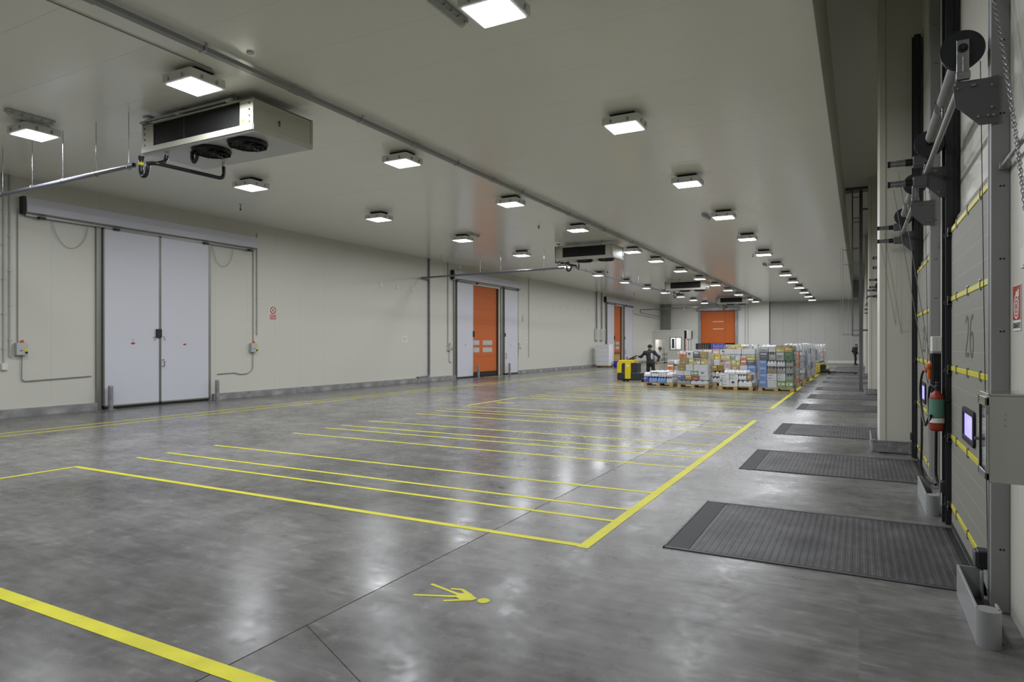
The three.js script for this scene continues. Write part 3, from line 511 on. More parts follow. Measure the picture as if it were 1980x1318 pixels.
{ // signs on the left wall
  const sign = (label, z, y, k) => {
    const t = thing('prohibition_sign', label, 'sign', [WX, y, z], ON_LEFT, 'no smoking signs');
    M('sign_plate', [T(new THREE.CylinderGeometry(0.122 * k, 0.122 * k, 0.006, 32), 0, 0.06 * k, 0.003, Math.PI / 2), CB(-0.128 * k, 0.128 * k, -0.243 * k, -0.087 * k, 0, 0.006, 0.001)], mat.white, t);
    M('red_ring', T(new THREE.RingGeometry(0.088 * k, 0.12 * k, 32), 0, 0.06 * k, 0.0075), mat.red, t);
    M('red_slash', T(CB(-0.095 * k, 0.095 * k, -0.013 * k, 0.013 * k, 0.0065, 0.0085, 0.0005), 0, 0.06 * k, 0, 0, 0, 0).translate(0, -0.06 * k, 0).rotateZ(-0.78).translate(0, 0.06 * k, 0), mat.red, t);
    M('cigarette_mark', T(merged([CB(-0.075 * k, 0.045 * k, -0.012 * k, 0.012 * k, 0, 0.0015, 0.0003), CB(0.05 * k, 0.075 * k, -0.012 * k, 0.012 * k, 0, 0.0015, 0.0003)]), 0, 0.06 * k, 0.0065, 0, 0, 0.7), mat.black, t);
    M('red_text_panel', CB(-0.125 * k, 0.125 * k, -0.24 * k, -0.09 * k, 0.005, 0.0075, 0.0005), mat.red, t);
    M('text', [T(letters('VIETATO', 0.04 * k, font, 0.001), 0, -0.135 * k, 0.0076), T(letters('FUMARE', 0.04 * k, font, 0.001), 0, -0.195 * k, 0.0076)], mat.white, t);
  };
  sign('no smoking sign with red text panel on the wall right of the nearest door', -15.63, 2.78, 1);
  sign('small red and white sign beside the right leaf of the middle door', -34.1, 3.25, 0.9);
  const n = (label, z, y, w, h) => { const t = thing('paper_notice', label, 'notice', [WX, y, z], ON_LEFT, 'paper notices on the left wall'); M('sheet', CB(-w / 2, w / 2, -h / 2, h / 2, 0, 0.003, 0.0005), mat.offWhite, t); for (let k = 0; k < 3; k++) M('print_line', B(-w * 0.3, w * (0.3 - 0.08 * k), h * (0.12 - 0.16 * k) - 0.008, h * (0.12 - 0.16 * k) + 0.008, 0.003, 0.0038), mat.cableGrey, t); };
  n('white paper notice on the left wall before the vertical drain pipe', -22.85, 1.92, 0.38, 0.28); n('white paper notice right of the middle orange door', -34.6, 1.95, 0.36, 0.26);
}
// electrical cabinets high beside the far door
[[-46.2, 'left'], [-47.3, 'right']].forEach(([z, s]) => {
  const t = thing('electrical_cabinet', `${s} grey electrical cabinet on the wall above the white wrapped stack`, 'electrical cabinet', [WX + 0.025, 2.0, z], ON_LEFT, 'electrical cabinets');
  M('case', CB(-0.3, 0.3, 0, 0.85, 0, 0.22, 0.012), mat.offWhite, t); M('door', CB(-0.27, 0.27, 0.03, 0.82, 0.22, 0.235, 0.006), mat.boxGrey, t);
  for (let k = 0; k < 3; k++) M('indicator', T(new THREE.CylinderGeometry(0.03, 0.03, 0.02, 12), 0.15, 0.2 + k * 0.22, 0.24, Math.PI / 2), mat.dark, t);
  M('cable_duct', CB(-0.05, 0.05, 0.85, CY - 2.0, 0.02, 0.09, 0.006), mat.frame, t);
});

// ================================================================ FAR END: SHUTTER, OFFICE
{
  const z = ZF + 0.36;
  const t = thing('end_shutter', 'orange shutter half raised in the far end wall', 'shutter', [-11.93, 1.78, z - 0.15]);
  M('curtain', CB(-1.6, 1.6, 0.06, 3.13, 0, 0.04, 0.006), mat.orange, t); M('bottom_bar', CB(-1.6, 1.6, 0, 0.07, -0.01, 0.06, 0.01), mat.orangeDark, t);
  for (const y of [1.35, 2.05]) M('reflector_strip', CB(-0.5, 0.5, y, y + 0.06, 0.04, 0.05, 0.003), mat.offWhite, t);
  M('seam', CB(0.62, 0.66, 0.06, 3.13, 0.038, 0.046, 0.002), mat.orangeDark, t);
  const f = thing('shutter_frame', 'grey steel frame around the orange end shutter', 'door frame', [-11.93, 0, z]);
  M('jamb', CB(-1.82, -1.58, 0, 4.95, 0, 0.12, 0.01), mat.galv, f); M('jamb', CB(1.58, 1.82, 0, 4.95, 0, 0.12, 0.01), mat.galv, f); M('head', CB(-2, 2, 4.9, 5.22, 0, 0.3, 0.015), mat.galv, f);
  const c = thing('wall_conduit', 'pale conduits on the end wall right of the orange shutter', 'conduit', [-9.45, 0, z]);
  M('tube', cyl(V(0, 0, 0.04), V(0, CY, 0.04), 0.03, 0.03, 8), mat.boxGrey, c); M('tube', cyl(V(0.25, 0, 0.04), V(0.25, CY, 0.04), 0.03, 0.03, 8), mat.boxGrey, c);
}
{
  const t = thing('office_cabin', 'pale office cabin with window and two glass doors in the far left corner', 'cabin', [-15.85, 0, -61.5]);
  const x0 = WX + 15.85, x1 = 1.5, zb = ZF + 0.36 + 61.5, H = 2.98;
  // front wall with an open doorway and a window
  const fw = (a, b, c, d, m = mat.block) => M('wall_panel', CB(a, b, c, d, -0.1, 0, 0.006), m, t);
  fw(x0, x0 + 0.25, 0, H); fw(x0 + 0.25, x0 + 1.15, 2.12, H); fw(x0 + 1.15, x0 + 1.65, 0, H); fw(x0 + 1.65, x0 + 2.75, 0, 1.15); fw(x0 + 1.65, x0 + 2.75, 2.35, H); fw(x0 + 2.75, x1, 0, H);
  M('roof', CB(x0, x1, H, H + 0.06, zb, 0.02, 0.01), mat.white, t);
  M('side_wall', [CB(x1 - 0.1, x1, 2.2, H, zb, 0), CB(x1 - 0.1, x1, 0, H, -0.5, 0), CB(x1 - 0.1, x1, 0, H, zb, zb + 0.4), CB(x1 - 0.1, x1, 0, 2.2, -1.75, -1.55)], mat.white, t);
  for (const [a, b] of [[-1.55, -0.5], [zb + 0.4, -1.75]]) { const g = M('side_door', [CB(x1 - 0.08, x1 - 0.02, 0.02, 2.2, a, a + 0.09), CB(x1 - 0.08, x1 - 0.02, 0.02, 2.2, b - 0.09, b), CB(x1 - 0.08, x1 - 0.02, 2.1, 2.2, a, b), CB(x1 - 0.08, x1 - 0.02, 0.02, 0.14, a, b)], mat.frame, t); M('pane', B(x1 - 0.055, x1 - 0.045, 0.14, 2.1, a + 0.09, b - 0.09), mat.glass, g); }
  M('orange_post', CB(x1 - 0.02, x1 + 0.03, 0, 2.2, -0.58, -0.48, 0.005), mat.orange, t);
  const w = M('window_frame', [CB(x0 + 1.65, x0 + 1.71, 1.15, 2.35, -0.1, 0.03), CB(x0 + 2.69, x0 + 2.75, 1.15, 2.35, -0.1, 0.03), CB(x0 + 1.65, x0 + 2.75, 1.15, 1.21, -0.1, 0.03), CB(x0 + 1.65, x0 + 2.75, 2.29, 2.35, -0.1, 0.03), CB(x0 + 2.17, x0 + 2.23, 1.15, 2.35, -0.08, 0.01)], mat.frame, t);
  M('pane', B(x0 + 1.7, x0 + 2.18, 1.2, 2.3, -0.05, -0.045), mat.glass, w); M('pane', B(x0 + 2.22, x0 + 2.7, 1.2, 2.3, -0.05, -0.045), mat.glass, w);
  M('inner_wall', CB(x0, x1 - 0.12, 0, H, zb + 0.02, zb + 0.06, 0.005), mat.white, t);
  M('pin_board', CB(x0 + 1.75, x0 + 2.0, 1.3, 2.2, -0.32, -0.3, 0.003), mat.dark, t);
  const lamp = thing('cabin_lamp', 'lit strip lamp inside the far office cabin', 'ceiling lamp', [-16.2, H, -63]);
  M('lamp_body', CB(-0.6, 0.6, -0.07, 0, -0.1, 0.1, 0.01), mat.lampBody, lamp); M('lamp_diffuser', CB(-0.58, 0.58, -0.085, -0.07, -0.08, 0.08, 0.004), mat.diffuser, lamp);
  const a = new THREE.RectAreaLight(LAMP_COLOR, 60, 1.1, 0.15); a.position.set(0, -0.095, 0); a.rotation.x = -Math.PI / 2; a.name = 'lamp_light'; lamp.add(a);
  // a small trolley with a fan before the cabin
  const k = thing('small_trolley', 'small white trolley with goods before the office cabin', 'trolley', [-15.8, 0, -58.2]);
  M('shelf', [CB(-0.5, 0.5, 0.12, 0.16, -0.3, 0.3), CB(-0.5, 0.5, 0.55, 0.59, -0.3, 0.3), CB(-0.5, 0.5, 0.95, 0.99, -0.3, 0.3)], mat.white, k);
  M('frame', [CB(-0.5, -0.46, 0.1, 1.0, -0.3, -0.26), CB(0.46, 0.5, 0.1, 1.0, -0.3, -0.26), CB(-0.5, -0.46, 0.1, 1.0, 0.26, 0.3), CB(0.46, 0.5, 0.1, 1.0, 0.26, 0.3)], mat.dark, k);
  for (const [x, q] of [[-0.45, 0.26], [0.45, 0.26], [-0.45, -0.26], [0.45, -0.26]]) M('castor', T(new THREE.CylinderGeometry(0.06, 0.06, 0.04, 12), x, 0.06, q, Math.PI / 2), mat.rubber, k);
  const fan = thing('desk_fan', 'small round fan on the trolley before the cabin', 'fan', [-15.85, 0.99, -58.2]);
  M('base', new THREE.CylinderGeometry(0.08, 0.1, 0.05, 14).translate(0, 0.025, 0), mat.dark, fan); M('stem', cyl(V(0, 0.05, 0), V(0, 0.2, 0), 0.02), mat.dark, fan); M('cage', T(new THREE.TorusGeometry(0.15, 0.025, 8, 24), 0, 0.3, 0), mat.dark, fan); M('hub', T(new THREE.CylinderGeometry(0.13, 0.13, 0.03, 20), 0, 0.3, 0, Math.PI / 2), mat.woodDark, fan);
}

// ================================================================ RIGHT SIDE: LOADING DOCKS
const plateZ = [-5.4, -9.32, -13.25, -18.5, -22.47, -26.6, -31.6, -35.6, -39.6, -44.7, -48.7, -52.7];
{ // dock leveller plates let into the floor
  const W = 1.82, X1 = 2.2;
  let first;
  plateZ.forEach((z, i) => {
    const label = `dark steel dock leveller plate in the floor, ${ORD[i]} from the viewer`;
    if (first) { dup(first, label, [-1.45, 0, z]); return; }
    const t = first = thing('dock_plate', label, 'dock leveller', [-1.45, 0, z], 0, 'dock levellers along the loading side');
    M('ribbed_plate', metreUV(CB(0.225, X1 - 0.05, 0.0, 0.0075, -W + 0.05, -0.05, 0.002)), mat.plate, t);
    M('hinge_strip', metreUV(CB(0.02, 0.205, 0.0, 0.0065, -W + 0.02, -0.02, 0.002)), mat.lip, t);
    M('edge_angle', CB(0, X1, 0.0, 0.009, -0.042, 0, 0.002), mat.plateFrame, t); M('edge_angle', CB(0, X1, 0.0, 0.009, -W, -W + 0.042, 0.002), mat.plateFrame, t); M('edge_angle', CB(0, 0.018, 0.0, 0.009, -W, 0, 0.002), mat.plateFrame, t);
    M('dark_gap', B(0.0, X1, 0.0, 0.0025, -W, 0), mat.black, t);
  });
}
const docks = [[-5.18, '26'], [-9.2, '25'], [-13.1, '24'], [-18.3, '23'], [-22.27, '22'], [-26.4, '21'], [-31.4, '20'], [-35.4, '19']];
function dockDoor(z0, num, i) {
  const DW = 2.12, near = i < 2, which = `${['nearest', 'second', 'third', 'fourth', 'fifth', 'sixth', 'seventh', 'eighth'][i]} loading door`;
  // local x: 0 at the near jamb, -DW at the far one; local z out of the wall (0 at the wall face)
  const t = thing('dock_door', near ? `${which}, pale sectional panels with yellow bars, marked ${num}` : `${which} from the viewer, mostly hidden behind columns`, 'loading door', [RX, 0, z0], ON_RIGHT, 'loading doors');
  const ys = [0.02, 0.2, 0.842, 1.475, 2.12, 2.76];
  for (let k = 0; k + 1 < ys.length; k++) {
    const p = M('door_section', CB(-DW, 0, ys[k] + 0.022, ys[k + 1] - 0.022, 0.035, 0.078, 0.005), mat.panelDoor, t);
    const n = k ? 4 : 1, h = (ys[k + 1] - ys[k]) / n;
    if (near) for (let q = 1; q < n; q++) M('groove', B(-DW + 0.02, -0.02, ys[k] + h * q - 0.002, ys[k] + h * q + 0.002, 0.0775, 0.0788), mat.groove, p);
  }
  for (const y of ys.slice(1)) {
    M('yellow_bar', CB(-DW, 0.02, y - 0.022, y + 0.022, 0.04, 0.084, 0.004), mat.yellowBar, t);
    if (near) for (const x of [-1.72, -1.06, -0.45]) M('hinge', [CB(x - 0.02, x + 0.02, y - 0.04, y - 0.026, 0.08, 0.087), CB(x - 0.02, x + 0.02, y + 0.026, y + 0.04, 0.08, 0.087), CB(x - 0.008, x + 0.008, y - 0.034, y + 0.034, 0.082, 0.091)], mat.steel, t);
    M('roller', [cyl(V(-DW - 0.12, y - 0.03, 0.1), V(-DW + 0.03, y - 0.03, 0.1), 0.014, 0.014, 8), CB(-DW - 0.04, -DW + 0.03, y - 0.06, y + 0.03, 0.07, 0.11, 0.006), T(new THREE.CylinderGeometry(0.03, 0.03, 0.025, 14), -DW - 0.09, y - 0.03, 0.1, 0, 0, Math.PI / 2)], mat.dark, t);
  }
  M('floor_seal', B(-DW, 0, 0.0, 0.05, 0.045, 0.08), mat.rubber, t);
  M('head_wall_trim', CB(-DW - 0.1, 0.1, 2.83, 2.9, 0, 0.03, 0.004), mat.panelDoor, t);
  // the small window: rubber frame round a pane lit from the yard outside
  const wx0 = -1.27, wx1 = -0.68, wy0 = 0.93, wy1 = 1.19, s = new THREE.Shape();
  const rect = (p, a, b, c, d, r) => { p.moveTo(a + r, c); p.lineTo(b - r, c); p.quadraticCurveTo(b, c, b, c + r); p.lineTo(b, d - r); p.quadraticCurveTo(b, d, b - r, d); p.lineTo(a + r, d); p.quadraticCurveTo(a, d, a, d - r); p.lineTo(a, c + r); p.quadraticCurveTo(a, c, a + r, c); return p; };
  rect(s, wx0, wx1, wy0, wy1, 0.04); s.holes.push(rect(new THREE.Path(), wx0 + 0.045, wx1 - 0.045, wy0 + 0.035, wy1 - 0.035, 0.02));
  const wf = M('window_frame', new THREE.ExtrudeGeometry(s, { depth: 0.014, bevelEnabled: true, bevelSize: 0.004, bevelThickness: 0.004, bevelSegments: 1, curveSegments: 5 }).translate(0, 0, 0.079), mat.rubber, t);
  M('pane', CB(wx0 + 0.04, wx1 - 0.04, wy0 + 0.03, wy1 - 0.03, 0.078, 0.084, 0.001), mat.paneLit, wf);
  if (near) M('door_number', T(letters(num, 0.33, thin, 0.0015, 0.92), -1.0, 1.76, 0.0785), mat.numeral, t);
  // vertical tracks, jamb posts
  const r = t;
  M('far_track', [CB(-DW - 0.16, -DW - 0.06, 0, 6.3, 0.03, 0.07, 0.004), CB(-DW - 0.16, -DW - 0.14, 0, 6.3, 0.06, 0.14, 0.003), CB(-DW - 0.06, -DW - 0.045, 0, 6.3, 0.06, 0.12, 0.003)], mat.dark, r);
  M('far_jamb', CB(-DW - 0.34, -DW - 0.18, 0, 6.3, 0.0, 0.1, 0.006), mat.greyPost, r);
  M('near_jamb', CB(0.03, 0.085, 0, 6.3, 0.0, 0.1, 0.006), mat.greyPost, r);
  M('near_track', CB(0.0, 0.03, 0, 6.3, 0.05, 0.105, 0.004), mat.galv, r);
  if (near) { const slots = []; for (let y = 0.4; y < 6; y += 0.46) slots.push(T(new THREE.CylinderGeometry(0.006, 0.006, 0.004, 10), 0.0855, y, 0.05, 0, 0, Math.PI / 2), T(new THREE.CylinderGeometry(0.006, 0.006, 0.004, 10), 0.0855, y, 0.032, 0, 0, Math.PI / 2)); M('bolt_slots', slots, mat.black, r); }
  M('lift_cable', cyl(V(-0.06, 0.25, 0.095), V(-0.02, 3.55, 0.14), 0.0025, 0.0025, 6), mat.cable, r);
  // low-mounted balance shaft: brackets, drums, springs, shaft, motors
  const b = thing('balance_shaft', near ? `grey balance shaft with springs and drums above the ${which}` : `grey balance shaft above the ${which}`, 'door mechanism', [RX, 0, z0], ON_RIGHT, 'door balance shafts');
  const plateGeo = (x) => ext([[0.06, 3.1], [0.16, 3.1], [0.29, 3.24], [0.3, 3.37], [0.06, 3.4]], 0.008, 0.001).rotateY(-Math.PI / 2).translate(x, 0, 0);
  for (const [x, e] of [[0.1, 'near'], [-DW - 0.12, 'far']]) {
    const pl = M('bracket_plate', [plateGeo(x), CB(x - 0.09, x, 3.365, 3.395, 0.06, 0.29, 0.003)], mat.greyDark, b);
    const bolts = []; for (const [lz, y] of [[0.28, 3.345], [0.2, 3.355], [0.19, 3.356], [0.1, 3.34], [0.1, 3.2], [0.09, 3.15], [0.12, 3.15], [0.17, 3.15]]) bolts.push(T(new THREE.CylinderGeometry(0.007, 0.007, 0.012, 8), x + 0.012, y, lz, 0, 0, Math.PI / 2)); M('bolts', bolts, mat.steel, pl);
    const bp = M('bearing_plate', [CB(x - 0.006, x + 0.012, 3.44, 3.66, 0.215, 0.285, 0.004), CB(x - 0.012, x + 0.03, 3.4, 3.45, 0.21, 0.29, 0.006), CB(x + 0.008, x + 0.02, 3.45, 3.55, 0.245, 0.252, 0.002)], mat.steel, b);
    M('bearing', [T(new THREE.TorusGeometry(0.022, 0.008, 8, 18), x + 0.014, 3.605, 0.25, 0, Math.PI / 2, 0), T(new THREE.CylinderGeometry(0.016, 0.016, 0.03, 14), x + 0.014, 3.605, 0.25, 0, 0, Math.PI / 2)], mat.dark, bp);
    const sgn = e === 'near' ? -1 : 1, dx = x + sgn * 0.05;
    M('cable_drum', T(new THREE.LatheGeometry([[0.02, -0.04], [0.123, -0.04], [0.125, -0.03], [0.1, -0.022], [0.098, 0.022], [0.11, 0.03], [0.112, 0.04], [0.02, 0.04]].map((p) => new THREE.Vector2(...p)), 40), dx, 3.605, 0.25, 0, 0, Math.PI / 2), mat.dark, b);
  }
  M('upper_shaft', cyl(V(0.12, 3.605, 0.25), V(-DW - 0.15, 3.605, 0.25), 0.014, 0.014, 12), mat.steel, b);
  const coil = (x0, x1, y) => { const g = [T(new THREE.CylinderGeometry(0.045, 0.045, Math.abs(x1 - x0), 20), (x0 + x1) / 2, y, 0.25, 0, 0, Math.PI / 2), T(new THREE.SphereGeometry(0.043, 18, 10), x1, y, 0.25)]; if (near) for (let x = x0; x > x1; x -= 0.021) g.push(T(new THREE.TorusGeometry(0.0445, 0.0035, 4, 18), x, y, 0.25, 0, Math.PI / 2, 0)); return g; };
  M('torsion_spring', coil(-0.02, -0.95, 3.605), mat.greyPost, b); M('torsion_spring', coil(-1.15, -1.95, 3.605), mat.greyPost, b);
  M('spring_cone', [cyl(V(-0.95, 3.605, 0.25), V(-1.08, 3.605, 0.25), 0.043, 0.022, 18), CB(-1.03, -1.01, 3.5, 3.7, 0.24, 0.26, 0.003)], mat.steel, b);
  M('lower_tube', cyl(V(0.1, 3.35, 0.27), V(-DW - 0.12, 3.35, 0.27), 0.022, 0.022, 14), mat.greyPost, b);
  for (const [y, l] of [[3.27, 0.38], [3.47, 0.36]]) {
    const m = M('drive_motor', [T(new THREE.CylinderGeometry(0.032, 0.032, 0.12, 16), -DW - 0.14, y, 0.46, Math.PI / 2), T(new THREE.CylinderGeometry(0.03, 0.028, 0.05, 16), -DW - 0.14, y, 0.545, Math.PI / 2)], mat.steel, b);
    M('motor_band', T(new THREE.CylinderGeometry(0.035, 0.035, 0.06, 16), -DW - 0.14, y, 0.41, Math.PI / 2), mat.black, m);
    M('motor_cap', T(new THREE.CylinderGeometry(0.032, 0.03, 0.025, 16), -DW - 0.14, y, 0.58, Math.PI / 2), mat.black, m);
    M('gear_head', CB(-DW - 0.19, -DW - 0.09, y - 0.05, y + 0.05, 0.26, 0.38, 0.01), mat.greyDark, m);
  }
  if (near) {
    const c = (a, q, label) => tag(M('pull_cord', cyl(V(...a), V(...q), 0.0035, 0.0035, 6), mat.cableGrey), label, 'cord', 'door pull cords');
    c([0.3, 3.22, z0 - DW - 0.14], [0.62, 1.3, z0 - DW - 0.6], `thin cord hanging from the lower motor of the ${which}`);
    c([0.34, 3.4, z0 - DW - 0.14], [0.64, 1.5, z0 - DW - 0.5], `thin cord hanging from the upper motor of the ${which}`);
  }
}
docks.forEach(([z, n], i) => dockDoor(z, n, i));

// floor guards: bent steel channels with a rounded nose beside each door
function wheelGuard(zf, zn, label) {
  const t = thing('wheel_guard', label, 'wheel guard', [0.6, 0, zn], 0, 'steel wheel guards at the loading doors');
  const L = zn - zf, h = 0.205;
  M('side_plate', CB(-0.015, 0.0, 0.0, h, -L, -0.05, 0.003), mat.guard, t);
  const s = new THREE.Shape(); s.moveTo(-0.015, 0.05); s.absarc(0.045, 0.05, 0.06, Math.PI, 0, false);
  M('rounded_nose', [new THREE.CylinderGeometry(0.06, 0.06, h, 22, 1, false).translate(0.045, h / 2, -0.06), CB(0.09, 0.105, 0, h, -0.18, -0.06, 0.003)], mat.guard, t);
  M('end_plate', [CB(-0.015, 0.12, 0, h, -L - 0.012, -L, 0.003), CB(0.11, 0.122, 0.02, h, -L, -L + 0.09, 0.003)], mat.guard, t);
  M('base_flange', CB(0, 0.12, 0, 0.012, -L, -0.1, 0.003), mat.greyDark, t);
}
wheelGuard(-5.32, -4.45, 'bent steel wheel guard on the floor at the lower right corner');
wheelGuard(-8.68, -7.62, 'bent steel wheel guard on the floor between doors 26 and 25');
wheelGuard(-17.6, -16.6, 'bent steel wheel guard beyond the nearest column');
wheelGuard(-21.6, -20.6, 'bent steel wheel guard between the fourth and fifth dock plates');
// door switches low on the jambs
[[-7.42, 0.33, 'at the far jamb of the nearest loading door'], [-5.32, 0.26, 'on the lowest yellow bar of the nearest loading door'], [-11.5, 0.3, 'at the far jamb of the second loading door']].forEach(([z, y, w]) => {
  const t = thing('limit_switch', `small dark switch box ${w}`, 'switch box', [RX, y, z], ON_RIGHT, 'door switches');
  M('case', CB(-0.06, 0.06, -0.05, 0.07, 0.08, 0.15, 0.012), mat.dark, t); M('cover', CB(-0.05, 0.05, -0.04, 0.06, 0.15, 0.162, 0.006), mat.greyDark, t);
  M('lead', curve([V(0.03, -0.05, 0.12), V(0.04, -0.12, 0.12), V(0.05, -0.16, 0.11), V(0.045, -0.22, 0.1)], 0.008, 14, 6), mat.cable, t);
});
{ // white cable duct and junction box between the two doors
  const t = thing('cable_duct', 'pale vertical cable duct with box between doors 26 and 25', 'cable duct', [RX - 0.022, 0, -8.0], ON_RIGHT);
  M('duct', CB(-0.05, 0.05, 0.3, 6.4, 0, 0.06, 0.006), mat.offWhite, t); M('duct', CB(0.09, 0.14, 0.3, 6.4, 0, 0.05, 0.006), mat.offWhite, t); M('junction_box', CB(-0.09, 0.1, 1.62, 1.78, 0.06, 0.16, 0.01), mat.offWhite, t);
  M('conduit_elbow', pipe([V(0.0, 0.32, 0.03), V(0.0, 0.18, 0.05), V(0.1, 0.05, 0.06)], 0.022, 10, 0.08), mat.offWhite, t);
  M('back_board', CB(-0.14, 0.2, 0, 6.4, 0.0, 0.015, 0.004), mat.greyPost, t);
}
{ // black wheel-chock trays, fire extinguisher, control pendant
  const t = thing('hose_holder', 'black twin channel holder with clips above the fire extinguisher', 'holder', [0.7, 1.2, -7.86], ON_RIGHT);
  M('channel', [CB(-0.14, -0.03, 0, 0.41, -0.02, 0.0), CB(-0.14, -0.125, 0, 0.41, 0, 0.05), CB(-0.045, -0.03, 0, 0.41, 0, 0.05)], mat.black, t);
  M('channel', [CB(0.02, 0.16, 0, 0.41, -0.02, 0.0), CB(0.02, 0.035, 0, 0.41, 0, 0.05), CB(0.145, 0.16, 0, 0.41, 0, 0.05)], mat.black, t);
  M('edge_strip', [CB(-0.15, 0.17, 0.405, 0.42, -0.02, 0.055, 0.003), CB(-0.03, 0.02, 0.0, 0.41, -0.02, 0.03, 0.003)], mat.galv, t);
  const e = thing('fire_extinguisher', 'red fire extinguisher with green label hanging between doors 26 and 25', 'fire extinguisher', [0.65, 0.88, -7.35]);
  M('cylinder', new THREE.LatheGeometry([[0, 0], [0.05, 0], [0.062, 0.02], [0.062, 0.3], [0.05, 0.345], [0.025, 0.365], [0.02, 0.38], [0, 0.38]].map((p) => new THREE.Vector2(...p)), 26), S(0x93301f, 0.4), e);
  M('green_label', new THREE.CylinderGeometry(0.0632, 0.0632, 0.17, 26, 1, true).translate(0, 0.215, 0), mat.green, e);
  const bars = []; for (let k = 0; k < 5; k++) bars.push(new THREE.CylinderGeometry(0.0638, 0.0638, 0.004, 26, 1, true, Math.PI * 1.1, 1.5).translate(0, 0.15 + k * 0.03, 0)); M('label_print', bars, mat.dark, e);
  M('white_label', new THREE.CylinderGeometry(0.0632, 0.0632, 0.045, 26, 1, true).translate(0, 0.1, 0), mat.white, e);
  M('valve', [cyl(V(0, 0.37, 0), V(0, 0.43, 0), 0.016, 0.016, 12), CB(-0.012, 0.012, 0.42, 0.435, -0.02, 0.09, 0.003), CB(-0.012, 0.012, 0.45, 0.462, -0.02, 0.1, 0.003)], mat.dark, e);
  M('hose', curve([V(0, 0.4, 0.0), V(-0.04, 0.42, -0.1), V(-0.05, 0.3, -0.18), V(-0.05, 0.1, -0.1), V(-0.055, 0.06, -0.02), V(-0.05, 0.15, 0.06)], 0.01, 30, 8), mat.cable, e);
  M('wall_hook', CB(0.05, 0.1, 0.28, 0.3, -0.03, 0.03, 0.004), mat.dark, e);
  const p = thing('lamp_pendant', 'orange dock lamp head on a looped black cable', 'dock lamp', [0.655, 1.46, -7.95]);
  M('lamp_head', [cyl(V(-0.02, -0.03, -0.14), V(0, 0.03, 0.02), 0.035, 0.04, 16), cyl(V(0, 0.03, 0.02), V(0.005, 0.045, 0.06), 0.04, 0.02, 16), cyl(V(-0.01, -0.12, -0.04), V(-0.005, 0.0, -0.03), 0.022, 0.025, 12)], mat.orangeLamp, p);
  M('cable', curve([V(-0.02, -0.03, -0.14), V(-0.05, -0.06, -0.3), V(-0.065, -0.25, -0.42), V(-0.06, -0.45, -0.32), V(-0.06, -0.55, -0.1), V(-0.06, -0.58, 0.15), V(-0.05, -0.5, 0.33), V(-0.02, -0.42, 0.36)], 0.012, 48, 8), mat.cable, p);
  M('drop_cable', curve([V(-0.06, -0.48, -0.28), V(-0.06, -0.8, -0.3), V(-0.06, -1.1, -0.32), V(-0.03, -1.2, -0.28), V(0.05, -1.22, -0.1)], 0.012, 30, 8), mat.cable, p);
  tag(M('black_hose', pipe([V(0.66, 1.1, -7.5), V(0.66, 0.42, -7.55), V(0.68, 0.33, -7.5), V(0.72, 0.3, -7.4)], 0.013, 8, 0.06), mat.cable), 'black cable hanging in front of the extinguisher to the floor guard', 'cable');
}
